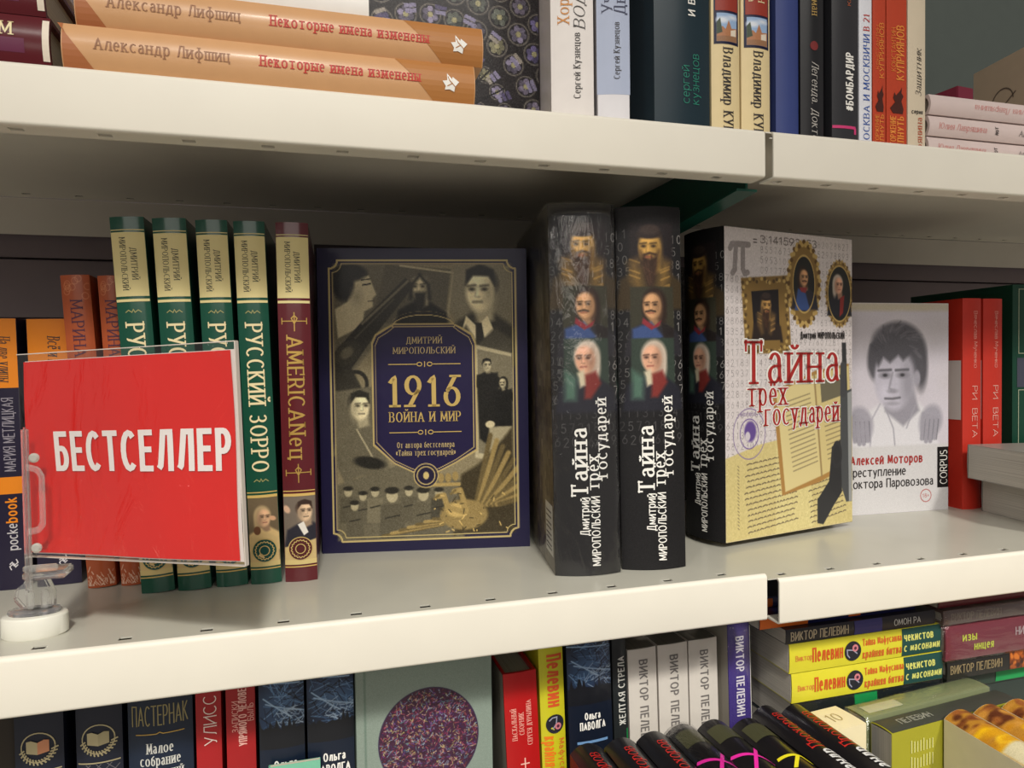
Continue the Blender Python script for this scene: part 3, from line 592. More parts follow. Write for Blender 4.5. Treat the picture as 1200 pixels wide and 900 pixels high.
b = standing('hardcover_book', 'dark grey book with a bold white hashtag title and pink stripe', .0735, .0985, .020, S, .21, (46, 46, 50), bulge=.0015)
spine_text(b, '#БОМБАРДИР', .0500, .0066, WHITE, .0445, 'bold', 90, .003); spine_text(b, 'книга', .118, .004, M_((170, 90, 60)), .02, 'sans', 90, .002)
ribbon(b.o, 'pink_stripe', b.spine, [[(-.011, .0150), (.008, .0150)], [(.0085, .0140), (.0085, .0110)]], .0022, M_((206, 60, 118)))
b = standing('paperback_book', 'slim white book with blue title and a red 21', .0990, .1115, .020, S, .20, (226, 228, 236), hard=False, bulge=.0005)
spine_text(b, 'МОСКВА И МОСКВИЧИ', .0450, .0056, M_((40, 84, 168)), .088, 'serif', 90, .0005); spine_text(b, 'В 21', .0980, .0056, REDINK, .013, 'serif', 90, .0005)
for i, (xl, xr, lb) in enumerate(((.1120, .1248, 'left of two orange-red books with a black wolf emblem'), (.1252, .1455, 'right of two orange-red books with a black wolf emblem'))):
    b = standing('paperback_book', lb, xl, xr, .020, S, .20, (186, 66, 38), group='orange-red books with wolf emblems', hard=False, bulge=.0005)
    e = b.t/2*.55; OY = M_((228, 140, 62))
    spine_text(b, 'КУПРИЯНОВ', .0780, b.t*.36, OY, .043, 'sans', 90, e*.55, name='author_lettering'); spine_text(b, 'КОНСТАНТИН', .0800, b.t*.20, OY, .034, 'thin', 90, -e*.65, name='author_lettering'); spine_text(b, 'ВТОРЖЕНИЕ', .0150, b.t*.26, OY, .026, 'sans', 90, -e*.75); spine_text(b, 'ЩЕПНУТЬ', .0130, b.t*.30, OY, .030, 'bold', 90, e*.6); 
    wf = [(-.003, .0), (.004, .0), (.0045, .004), (.003, .010), (.0045, .014), (.003, .0165), (.0035, .021), (.002, .018), (-.001, .014), (-.002, .0165), (-.003, .012), (-.0015, .009), (-.005, .004)]
    mk('wolf_emblem', [b.spine(x*b.t/.0145, .0300+y, .0004) for x, y in wf], [tuple(range(len(wf)))], M_((70, 30, 22)), b.cover)
b = standing('paperback_book', 'slim cream book with a dark italic title at the right end', .1460, .1640, .020, S, .20, (214, 200, 176), hard=False, bulge=.0008)
spine_text(b, 'Защитник', .0650, .0056, INK, .038, 'italic', 90, .001); spine_text(b, 'серия', .0330, .0030, INK, .011, 'bold', 0, 0, name='series_lettering'); spine_text(b, 'дрянина', .014, .0055, M_((186, 90, 60)), .03, 'serif', 90, .002, name='author_lettering')
for i, (lb, ft) in enumerate((('bottom one of three pale pink books lying at the right', 0), ('middle one of three pale pink books lying at the right', 0), ('top one of three pale pink books lying at the right, upside down', 1))):
    b = Book('hardcover_book', lb, .0158, .13, .20, (214, 196, 192), group='pale pink books lying at the upper right', bulge=.0025, pages=(150, 140, 130))
    r_ = 90 if ft else -90
    v1, v2 = (.165, .075) if not ft else (.035, .125)
    PK = M_((206, 128, 122))
    spine_text(b, 'Юлия Лавряшина' if not ft else 'Авернское озеро', v1, .0048, PK if not ft else INK, .050, 'italic', r_, 0, name='author_lettering'); spine_text(b, 'Авернское озеро' if not ft else 'Юлия Лавряшина', v2, .0048, INK if not ft else PK, .06, 'italic', r_)
    spine_text(b, 'лот', .130 if not ft else .07, .004, INK, .007, 'sans', 0, 0, name='series_lettering')
    b.lie(.369, .024-.001*i, S+.0168*i, 0)
b = Book('hardcover_book', 'large dark grey-green book standing behind the pale pink books', .03, .30, .28, (84, 92, 88), bulge=.002, rough=.6); b.face(.255, .175, S, 0)
b = Book('hardcover_book', 'small beige book with a faint line drawing on top of the pale pink books', .03, .085, .0620, (176, 160, 136), bulge=.002)
ribbon(b.o, 'line_drawing', b.back, [[(.035+.012*math.cos(a/4), .022+.012*math.sin(a/4)) for a in range(0, 16)], [(.012, .012), (.03, .014), (.05, .027)], [(.06, .05), (.065, .035), (.06, .02)]], .0012, M_((96, 84, 72)))
b.put(.3130, .018, S+.0506, -9)
b = MB().box(-.01, .01, -.05, .05, 0, .022).build('small_box', mat((120, 40, 60), .5), None, .0006); b.location = (.235, .10, S+.0508); tag(b, 'small dark red box edge beside the beige drawing book', 'box')
b.rotation_euler = (0, 0, .1)

# ------------------------------------------------------------------ middle shelf: red sign in its holder
P0, P1 = Vector((-.475, .030, .0)), Vector((-.350, -.050, .0045))
sg = empty('plastic_sign', 'red sign in a clear plastic pocket reading in white capitals', 'sign')
ex = (P1-P0).normalized(); ez = Vector((0, 0, 1)); ey = ez.cross(ex).normalized(); ez = ex.cross(ey)
sg.matrix_world = Matrix(((ex.x, ey.x, ez.x, P0.x), (ex.y, ey.y, ez.y, P0.y), (ex.z, ey.z, ez.z, .0475), (0, 0, 0, 1)))
SW, SH = .1485, .1165
def flat(u, v, n): return (u, -n, v)
def wav(u, v): return .0009*math.sin(u*48+v*9)+.0006*math.sin(v*60-u*20)
def sheet(name, u0, v0, u1, v1, y, m, nu=40, nv=30, am=1.0):
    vs = [(u0+(u1-u0)*i/nu, y+am*wav(u0+(u1-u0)*i/nu, v0+(v1-v0)*j/nv), v0+(v1-v0)*j/nv) for j in range(nv+1) for i in range(nu+1)]
    fs = [(j*(nu+1)+i, j*(nu+1)+i+1, (j+1)*(nu+1)+i+1, (j+1)*(nu+1)+i) for j in range(nv) for i in range(nu)]
    o = mk(name, vs, fs, m, sg)
    for f in o.data.polygons: f.use_smooth = True
    return o
sheet('paper_edge', .0025, .0015, SW-.0022, SH-.0040, .0006, M_((236, 226, 220)))
sheet('red_sheet', .0022, .0022, SW-.0042, SH-.0044, .0, M_((224, 26, 18), .5))
vs, fs = ribbons(strokes('БЕСТСЕЛЛЕР', .0195, .119, 'bold')); mk('sign_lettering', [(SW*.556+x, -.0007+wav(SW*.556+x, .0605+y), .0605+y) for x, y in vs], fs, M_((246, 240, 236)), sg)
sheet('clear_pocket', 0, 0, SW, SH, -.0016, film_mat(1.0, 38, .09, (.97, .97, .97), 'clear_pocket_film', (1, 1, .45), .12))
MB().box(0, SW, -.0013, .0014, SH-.0002, SH+.0003).box(SW-.0003, SW+.0003, -.0013, .0014, 0, SH).box(0, SW, -.0013, .0014, -.0003, .0002).build('welded_edge', mat((206, 196, 186), .2, .02, 0, 60, 0, .5, 'plastic_edge'), sg)

hd = empty('sign_holder', 'clear plastic clip on a white oval foot holding the red sign', 'sign holder'); hd.location = (-.4745, .0345, 0)
CLR = clear_mat()
def oval(rx, ry, z0, z1, k=40, bul=0.0):
    rings = [(1-.05, z0), (1, z0+.001), (1, z1-.0012), (1-.04, z1-.0003), (1-.10, z1)]
    vs = [(rx*q*math.cos(2*math.pi*i/k), ry*q*math.sin(2*math.pi*i/k), z) for q, z in rings for i in range(k)]
    fs = [(j*k+i, j*k+(i+1) % k, (j+1)*k+(i+1) % k, (j+1)*k+i) for j in range(len(rings)-1) for i in range(k)]+[tuple(range(k))[::-1], tuple(range((len(rings)-1)*k, len(rings)*k))]
    return vs, fs
vs, fs = oval(.0172, .0115, 0, .0125); mk('foot', vs, fs, mat((226, 224, 212), .25, .02, 0, 60, 0, .4, 'white_plastic'), hd, True)
vs, fs = oval(.0140, .0075, .0126, .0155); o = mk('clear_plate', vs, fs, CLR, hd, True)
MB().prism([(-.0055, .0155), (.0105, .0155), (.0108, .024), (.0085, .030), (.006, .036), (-.002, .036), (-.0045, .031), (-.0090, .0275), (-.0100, .022)], -.0035, .0035, 1).build('hinge_block', CLR, hd, .0010)
for sx in (-.0042, .0032):
    a = [(-.002, .0165), (.0015, .0165), (.002, .026), (.0, .0285), (-.0022, .026)]
    MB().prism([(x+sx+.004, z) for x, z in a], -.0062, -.0040, 1).build('hinge_cheek', CLR, hd, .0006)
MB().box(.0000, .0215, -.0180, -.0020, .0362, .0410).build('clamp_tray', CLR, hd, .0010)
MB().box(.0010, .0180, -.0195, -.0165, .0412, .0450).build('clamp_lip', CLR, hd, .0007)
MB().box(.0020, .0050, -.0200, -.0150, .0300, .1230).build('clip_spine', CLR, hd, .0012)
MB().prism([(x+.0122, z) for x, z in [(-.0071, .063), (-.001, .064), (.0020, .068), (.0020, .096), (-.0006, .1010), (-.0071, .1030), (-.0071, .0995), (-.0020, .0980), (-.0008, .095), (-.0008, .070), (-.0022, .0675), (-.0071, .0665)]], -.0235, -.0217, 1).build('clip_handle', CLR, hd, .0005)
for z in (.0555, .1060):
    k = 16; vs = [(.0090+.0027*math.cos(2*math.pi*i/k)*q, -.0207-d, z+.0027*math.sin(2*math.pi*i/k)*q) for q, d in ((1, 0), (1, .0010), (.6, .0019)) for i in range(k)]
    fs = [(j*k+i, j*k+(i+1) % k, (j+1)*k+(i+1) % k, (j+1)*k+i) for j in range(2) for i in range(k)]+[tuple(range(k)), tuple(range(2*k, 3*k))]
    mk('stud', vs, fs, mat((214, 210, 200), .15, .02, 0, 60, .5, .5, 'shiny_stud'), hd, True)

# ------------------------------------------------------------------ middle shelf: left books
def pocket(xl, xr, y, lb, word, rz=0, lean=0):
    b = standing('pocket_paperback', lb, xl, xr, y, 0, .192, (30, 24, 48), w=.115, hard=False, bulge=.0012, group='orange and navy pocket paperbacks', rz=rz, lean=lean)
    t = b.t/2-.0002; OR = M_((228, 132, 20))
    patch(b.o, 'orange_panel', b.spine, -t, .143, t, .1918, OR, nu=8); patch(b.o, 'orange_band', b.spine, -t, .068, t, .080, OR, nu=8)
    spine_text(b, word, .163, .0075, INK, .032, 'italic', -90, .003); spine_text(b, 'МАРИЯ МЕТЛИЦКАЯ', .110, .0068, M_((150, 144, 156)), .052, 'thin', 90, .0035, name='author_lettering')
    spine_text(b, 'pocke', .0375, .0058, M_((196, 192, 196)), .019, 'sans', 90, .003, name='series_lettering'); spine_text(b, 'book', .0565, .0062, OR, .018, 'bold', 90, .003, name='series_lettering')
    ribbon(b.o, 'publisher_mark', b.spine, [[(.0015, .014), (.0005, .0165), (.003, .0185), (.004, .016), (.0055, .0175)], [(.0045, .0215), (.0055, .019), (.003, .017), (.002, .0195), (.0005, .018)]], .0007, M_((206, 202, 206)))
    return b
pocket(-.5345, -.5125, .138, 'orange topped navy pocket book at the far left edge', 'На две улицы', 0, -.8)
pocket(-.5075, -.4790, .140, 'orange topped navy pocket book half hidden by the red sign', 'Всё и вдруг', 0, -.8)
b = standing('hardcover_book', 'far left navy book cut by the left frame edge on the middle shelf', -.562, -.538, .142, 0, .185, (36, 28, 52), w=.115, bulge=.001)
def rust(xl, xr, y, lb, lean):
    b = standing('paperback_book', lb, xl, xr, y, 0, .2215, (172, 82, 44), w=.13, hard=False, bulge=.0025, group='rust coloured paperbacks', lean=lean)
    spine_text(b, 'МАРИНА МОСКВИНА', .155, .0072, M_((84, 42, 62)), .098, 'serif', -90, 0, name='author_lettering'); spine_text(b, 'НУ', .034, .0085, M_((150, 84, 30)), .02, 'serif', -90, 0.001)
    k = Paint(20, 20, 3, (172, 82, 44)); r = random.Random(7)
    for i in range(60):
        x, y_ = r.uniform(0, 20), 20-abs(r.gauss(0, 6)); k.line([(x, y_), (x+r.uniform(-2, 2), y_+r.uniform(1, 4))], r.uniform(.3, 1), (222, 190, 170), a=.8)
    k.apply(b.o, 'foot_ornament', b.spine, -b.t/2+.0005, .0015, b.t/2-.0005, .020, n=.0002)
    k = Paint(20, 20, 3, (172, 82, 44))
    for i in range(9): k.ring(r.uniform(1, 19), r.uniform(1, 9)*(1 if i % 2 else 1.6), 2.2, 2.2, .5, (214, 140, 96), a=.7)
    k.apply(b.o, 'head_ornament', b.spine, -b.t/2+.0005, .2005, b.t/2-.0005, .221, n=.0002)
rust(-.4712, -.4525, .1235, 'left rust orange paperback leaning left behind the red sign', -3.1)
rust(-.4498, -.4335, .1225, 'right rust orange paperback leaning left behind the red sign', -2.6)

def ornate(xl, xr, y, lb, lean, green=True, rz=-2):
    b = standing('hardcover_book', lb, xl, xr, y, 0, .2585, (10, 74, 56) if green else (92, 26, 34), w=.155, bulge=.0022, group='dark green ornate hardcovers' if green else None, lean=lean, rz=rz, rough=.28, coat=.5)
    t = b.t/2-.0002; sp = b.spine
    # cream name panel with an arched foot, double lines
    def arch(nm, v0, v1, bow, m, n):
        k = 10; vs = [sp(-t+2*t*i/k, v0-bow*(1-((2*i/k)-1)**2), n) for i in range(k+1)]+[sp(-t+2*t*i/k, v1-(bow if nm == 'line' else 0)*(1-((2*i/k)-1)**2), n) for i in range(k+1)]
        mk(nm if nm != 'line' else 'gold_line', vs, [(i, i+1, k+2+i, k+1+i) for i in range(k)], m, b.cover)
    arch('name_panel', .2045, .2480, .0, M_((226, 210, 150)), .0002)
    arch('line', .2492, .2498, 0, M_((226, 210, 150)), .0003); arch('line', .2008, .2026, .0, M_((226, 210, 150)), .0003); 
    spine_text(b, 'ДМИТРИЙ', .2265, .0036, M_((66, 62, 50)), .022, 'serif', -90, .0030, name='author_lettering'); spine_text(b, 'МИРОПОЛЬСКИЙ', .2265, .0036, M_((66, 62, 50)), .036, 'serif', -90, -.0034, name='author_lettering')
    if green:
        spine_text(b, 'РУССКИЙ ЗОРРО', .1330, .0108, CREAM, .106, 'slab', -90, 0); 
        for v in (.1935, .0735): ribbon(b.o, 'gilt_scroll', sp, [[(-.005, v), (-.003, v+.0016), (-.001, v), (0, v+.002), (.001, v), (.003, v+.0016), (.005, v)]], .0006, M_((150, 150, 96)))
    else:
        spine_text(b, 'АМЕRIСАNец', .1325, .0108, GOLD, .089, 'slab', -90, 0)
        for v, d in ((.1880, -1), (.0790, -1)): ribbon(b.o, 'gilt_scroll', sp, [[(-.0085, v-.002), (-.0085, v+.002)], [(.0085, v-.002), (.0085, v+.002)], [(-.0085, v), (.0085, v)], [(0, v+.006), (0, v-.007)], [(-.002, v+.002), (0, v+.004), (.002, v+.002), (0, v-.002), (-.002, v+.002)]], .0007, GOLD)
    # portrait at the foot
    k = Paint(21, 46, 6, (112, 96, 72) if green else (120, 108, 96))
    if green: head(k, 11, 14, 14, 'lady', (226, 180, 140), (70, 50, 40), (186, 160, 118), (222, 190, 132), 1); k.poly([(0, 28), (9, 22), (20, 29), (21, 46), (0, 46)], (214, 184, 128), 1.5); k.ell(6, 23, 2.5, 3, (110, 70, 44)); k.ell(17, 15, 2.4, 1.6, (220, 170, 130), .8, 20)
    else: head(k, 14, 11, 15, 'short', (230, 196, 160), (50, 36, 30), (60, 44, 36), (44, 42, 52), 1); k.poly([(9, 20), (13, 18), (16, 26), (13, 28)], (236, 230, 220)); k.poly([(0, 36), (21, 31), (21, 46), (0, 46)], (206, 180, 126), 1); k.ell(2, 9, 3, 2, (220, 180, 150), 1, 60)
    k.grain(4); k.apply(b.o, 'portrait_print', sp, -t, .0150, t, .0620, n=.00025)
    arch('line', .0620, .0640, .0, M_((214, 180, 104)), .0004); arch('line', .0655, .0662, 0, M_((214, 180, 104)), .0004); arch('parchment_band', .0125, .0160, 0, M_((214, 192, 130)), .0004); arch('line', .0105, .0113, 0, M_((214, 180, 104)), .0004)
    DK = M_((12, 70, 62)) if green else M_((84, 30, 34))
    disc(b.o, 'medallion_rim', sp, 0, .0240, .0087, .0087, M_((206, 178, 112)), .0006); disc(b.o, 'medallion', sp, 0, .0240, .0080, .0080, DK, .0008)
    ribbon(b.o, 'medallion_rays', sp, [[(r*math.cos(a), .0240+r*math.sin(a)) for a, r in ((i*math.pi/18, .0066 if i % 2 else .0058) for i in range(37))], [(.0034*math.cos(a/3), .0240+.0034*math.sin(a/3)) for a in range(20)]], .0006, M_((206, 178, 112)), .0010)
    return b
ornate(-.4315, -.4098, .0975, 'leftmost of the four dark green books behind the red sign', -3.1)
ornate(-.4080, -.3860, .0960, 'second from left of the four dark green books behind the sign', -2.45)
ornate(-.3832, -.3618, .0965, 'third of the four dark green books, top half above the sign', -1.9)
ornate(-.3602, -.3388, .0955, 'rightmost dark green book, its full title visible beside the sign', -1.5)
ornate(-.3368, -.3138, .0935, 'maroon book with gold title between the green books and navy cover', -.4, False)

# ------------------------------------------------------------------ navy 1916 cover
b = Book('hardcover_book', 'navy book facing out with gold 1916 on a photo collage', .030, .1735, .2530, (26, 22, 60), bulge=.003, rough=.4, coat=.1)
p = Paint(173.5, 253, 1.35, (26, 22, 58))
def fr(i, c=7):
    x0, y0, x1, y1 = 9.5+i, 9.5+i, 164-i, 243.5-i
    P = [(x0+c, y0)]
    for cxx, cyy, a0 in ((x1, y0, 180), (x1, y1, 270), (x0, y1, 0), (x0, y0, 90)): P += [(cxx+c*math.cos(math.radians(a0-90*q/5)), cyy+c*math.sin(math.radians(a0-90*q/5))*1) for q in range(6)]
    return P
p.poly(fr(3.5), (140, 128, 98), .8)
sep = lambda k: (min(255, 212*k), min(255, 198*k), min(255, 158*k))
p.poly([(13, 13), (62, 13), (62, 60), (13, 120)], sep(.50), 3)                       # lady's profile, pale ground
p.ell(26, 26, 15, 13, sep(.16), 4); p.ell(30, 33, 13, 10, sep(.2), 4); p.poly([(28, 24), (42, 22), (45, 30), (48, 38), (45, 41), (45, 48), (38, 52), (36, 64), (16, 74), (14, 50), (24, 44)], sep(1.0), 1.5); p.ell(21, 29, 9, 14, sep(.12), 3); p.ell(27, 20, 13, 7, sep(.14), 3); p.line([(37, 30), (43, 29)], 1.4, sep(.2)); p.line([(41, 43.5), (46, 43)], 1, sep(.45)); p.line([(36, 26), (43, 25)], 1, sep(.3)); p.ell(32, 40, 5, 8, sep(.8), 5, a=.6)
p.poly([(56, 13), (110, 17), (104, 62), (44, 62)], sep(.42), 2); p.line([(68, 14), (112, 20), (106, 62)], 1.6, sep(.85), .8)
head(p, 84, 32, 23, 'monk', sep(1.0), sep(.12), sep(.16), sep(.10), -1)
p.poly([(112, 13), (160, 13), (160, 92), (120, 70), (108, 52)], sep(.62), 4)
head(p, 134, 35, 38, 'short', sep(1.2), sep(.10), sep(.12), sep(.26), -1); p.poly([(122, 56), (131, 65), (140, 56), (146, 70), (132, 78), (118, 70)], sep(1.15), 1); p.poly([(130, 62), (135, 62), (138, 80), (130, 80)], sep(.2), 1); p.poly([(112, 74), (122, 64), (132, 80), (146, 66), (160, 76), (160, 100), (112, 84)], sep(.36), 3)
p.poly([(13, 86), (34, 62), (72, 24), (79, 31), (46, 72), (26, 100), (13, 112)], sep(.22), 1.2); p.line([(36, 62), (74, 27)], 2, sep(.55), 1); p.line([(30, 74), (62, 42)], 1.2, sep(.4), 1)   # revolver
p.ell(24, 86, 12, 9, sep(.28), 2, -40); p.ell(23, 86, 6, 4, sep(.5), 2, -40); p.ring(30, 112, 9, 10, 3, sep(.2), 1); p.poly([(13, 104), (26, 98), (36, 118), (30, 136), (13, 132)], sep(.24), 2)
p.poly([(13, 118), (44, 114), (50, 176), (20, 196), (13, 180)], sep(.5), 2); head(p, 33, 131, 24, 'short', sep(1.15), sep(.12), sep(.2), sep(.52), 1); p.poly([(24, 150), (46, 148), (58, 186), (28, 190), (16, 168)], sep(.5), 3); p.line([(30, 150), (46, 180)], 1.5, sep(.8)); p.ell(40, 178, 13, 5, sep(.16), 2, 10)
p.poly([(128, 80), (160, 88), (160, 182), (128, 176)], sep(.9), 1.5); p.poly([(131, 84), (160, 91), (160, 178), (131, 172)], sep(.6), 1)
head(p, 139, 98, 11, 'short', sep(.9), sep(.1), sep(.15), sep(.12), 1); p.poly([(130, 106), (148, 104), (150, 140), (142, 168), (132, 160)], sep(.12), 2); head(p, 152, 113, 9, 'wavy', sep(.95), sep(.1), sep(.12), sep(.12), -1); p.poly([(144, 122), (160, 118), (160, 150), (146, 150)], sep(.1), 1.5); p.poly([(140, 150), (160, 150), (160, 176), (140, 172)], sep(.8), 2); p.ell(141, 148, 4, 3, sep(1), 1)
p.line([(20, 200), (60, 182), (70, 186)], 1.8, sep(1.0)); p.poly([(13, 196), (70, 178), (118, 196), (118, 243), (13, 243)], sep(.5), 2)
rr = random.Random(11)
for x, y, s_ in ((22, 202, 8), (34, 206, 7.5), (44, 203, 8), (58, 206, 12), (72, 203, 8), (84, 206, 11), (97, 205, 8), (27, 214, 8)):
    p.poly([(x-s_*.8, y+s_*.6), (x+s_*.8, y+s_*.6), (x+s_*.9, y+s_*3.2), (x-s_*.9, y+s_*3.2)], sep(rr.uniform(.28, .6)), 1.5); p.ell(x, y, s_*.4, s_*.5, sep(.85), 1); p.ell(x, y-s_*.35, s_*.5, s_*.25, sep(.2), 1); p.line([(x-s_*.5, y+s_*1.6), (x+s_*.5, y+s_*1.4)], 1, sep(.2), .8)
GD = lambda k: (min(255, 176*k), min(255, 150*k), min(255, 92*k))
p.poly([(116, 190), (130, 182), (152, 160), (160, 150), (161, 240), (110, 240)], GD(.35), 3)
for i in range(11): a = -1.35+i*.14; p.line([(128+2*i, 216), (134+32*math.cos(a)+i, 208+52*math.sin(a)*(1-.05*i))], 4.2, GD(.9 if i % 2 else .6), 1.6)
for i in range(9): p.line([(100, 232-i*.8), (50+i*7, 240-i*2.2)], 2.6, GD(.95 if i % 2 else .62), 1)
p.ell(118, 224, 20, 13, GD(.85), 2); p.ell(112, 220, 9, 6, GD(1.15), 2)
for x, y in ((98, 207), (112, 203)): p.line([(118, 222), (x+6, y+10), (x+3, y), (x-2, y+1)], 4.5, GD(.95), 1.2); p.line([(x-1, y), (x-5, y+3)], 2, GD(.7), .6)
for i in range(40): x, y = 92+rr.uniform(0, 62), 206+rr.uniform(0, 34); p.line([(x, y), (x+rr.uniform(-3, 3), y+rr.uniform(-1, 4))], .9, GD(rr.choice([.4, 1.25])), .6)
for x in (92, 98, 104, 110): p.ell(x+1, 193-abs(x-101)*.2, 2.6, 4, GD(.9), 1)
p.line([(88, 198), (114, 198)], 3, GD(1), 1)
p.grain(6, 1, 4)
for Q in ([(0, 0), (173.5, 0), (173.5, 9.5), (0, 9.5)], [(0, 243.5), (173.5, 243.5), (173.5, 253), (0, 253)], [(0, 0), (9.5, 0), (9.5, 253), (0, 253)], [(164, 0), (173.5, 0), (173.5, 253), (164, 253)]): p.poly(Q, (26, 22, 58), .3)
for i, wd in ((0, 1.6), (3, .8)): q = fr(i); p.line(q+[q[0]], wd, (196, 176, 118), .4)
def plq(i):
    P = [(43+i, 164-i), (43+i, 78+i)]+[(43+i-0, 78+i), (46+i, 71+i), (54+i, 66+i), (62, 62+i)]+[(86.5+26*math.cos(math.radians(180-15*k)), 62+i-10*math.sin(math.radians(15*k))) for k in range(13)]
    R = [(173-x, y) for x, y in P[::-1]]; return P+R+[(130-i, 170-i), (112, 180-i), (98, 187-i), (86.5, 191-i), (75, 187-i), (61, 180-i)]
p.poly(plq(0), (190, 168, 110), .6); p.poly(plq(1.4), (28, 20, 62), .5); q = plq(3); p.line(q+[q[0]], .7, (190, 168, 110))
p.ell(86.5, 190, 10.5, 10.5, (190, 168, 110), .5); p.ell(86.5, 190, 9.6, 9.6, (30, 24, 52), .5); p.ring(86.5, 190, 7.4, 7.4, 1, (190, 168, 110)); p.ell(86.5, 190, 2.4, 3.2, (206, 184, 120))
p.apply(b.o, 'cover_print', b.front, .0, .0005, .1733, .2525, m=print_mat(.4, .12, .25))
H = .253; fn = b.front; GI = mat((206, 176, 104), .35, .05, 0, 80, .2, 0, 'gold_foil')
letter(b.o, 'title_lettering', fn, '1916', .0868, H-.1190, .0245, GI, 0, .062, 'slab', .0006); letter(b.o, 'subtitle_lettering', fn, 'ВОЙНА И МИР', .0868, H-.1405, .0080, GI, 0, .060, 'serif', .0006)
GF = M_((186, 164, 116)); letter(b.o, 'author_lettering', fn, 'ДМИТРИЙ', .0868, H-.0765, .0052, GF, 0, .030, 'serif', .0006); letter(b.o, 'author_lettering', fn, 'МИРОПОЛЬСКИЙ', .0868, H-.0850, .0052, GF, 0, .052, 'serif', .0006)
letter(b.o, 'note_lettering', fn, 'От автора бестселлера', .0868, H-.1640, .0047, GF, 0, .048, 'serif', .0006); letter(b.o, 'note_lettering', fn, '«Тайна трех государей»', .0868, H-.1705, .0047, GF, 0, .050, 'serif', .0006)
for v in (H-.0965, H-.1535): ribbon(b.o, 'gilt_rule', fn, [[(.057, v), (.0805, v)], [(.093, v), (.1165, v)], [(.0825+.002*math.cos(a/2), v+.0016*math.sin(a/2)) for a in range(14)], [(.091+.002*math.cos(a/2), v+.0016*math.sin(a/2)) for a in range(14)], [(.0868, v+.002), (.0868, v-.002)]], .0007, GI, .0006)
b.face(-.3095, .1655, 0, -10.9)

# ------------------------------------------------------------------ the three thick black spined books
TH, TT, TW = .2700, .0492, .163
def digits(p, n, x0, x1, y0, y1, h, col, a=.7, seed=1, rot=0):
    r = random.Random(seed); y = y0
    while y < y1:
        x = x0+r.uniform(-3, 1)
        while x < x1:
            p.text(r.choice('0123456789'), x, y+r.uniform(-.4, .4), h, col, None, 'thin', a*r.uniform(.6, 1), rot); x += h*.92
        y += h*1.55
def thick_spine_print():
    p = Paint(49, 270, 2.6, (24, 23, 25))
    digits(p, 0, 2, 8, 20, 150, 6, (120, 118, 116), .8, 4); digits(p, 0, 42, 48, 24, 150, 6, (176, 172, 168), .9, 6); digits(p, 0, 3, 47, 142, 180, 6.5, (96, 94, 94), .75, 8)
    p.poly([(9, 12), (42, 12), (42, 60), (9, 60)], (34, 28, 30), 3); p.poly([(9, 59), (42, 59), (42, 98), (9, 98)], (54, 52, 40), 2); p.poly([(9, 97), (42, 97), (42, 142), (9, 142)], (50, 62, 54), 2)
    head(p, 24, 30, 27, 'elder', (206, 160, 84), (34, 24, 20), (56, 38, 28), (60, 48, 30), -1)
    p.poly([(9, 59), (42, 59), (42, 98), (9, 98)], (54, 52, 40), 1.5); head(p, 25, 73, 22, 'wavy', (206, 156, 112), (34, 24, 20), (44, 30, 24), (40, 38, 44), -1); p.poly([(10, 90), (24, 85), (33, 96), (30, 99), (10, 99)], (58, 78, 126), 2.5); p.poly([(18, 82), (26, 88), (32, 84), (30, 88), (24, 91), (17, 86)], (136, 44, 54), 1.4)
    p.poly([(32, 86), (42, 90), (42, 99), (34, 99)], (34, 28, 28), 1.5)
    p.poly([(9, 97), (42, 97), (42, 142), (9, 142)], (50, 62, 54), 1.5); head(p, 24, 112, 23, 'wig', (222, 168, 138), (60, 40, 36), (196, 180, 164), (34, 34, 44), -1); p.poly([(24, 124), (32, 121), (36, 130), (28, 141), (23, 141)], (124, 46, 42), 3); p.poly([(18, 122), (23, 120), (24, 131), (20, 133)], (206, 194, 166), 2.5); p.poly([(9, 120), (18, 126), (17, 142), (9, 142)], (78, 108, 94), 5)
    p.grain(4); return p
SPN = thick_spine_print()
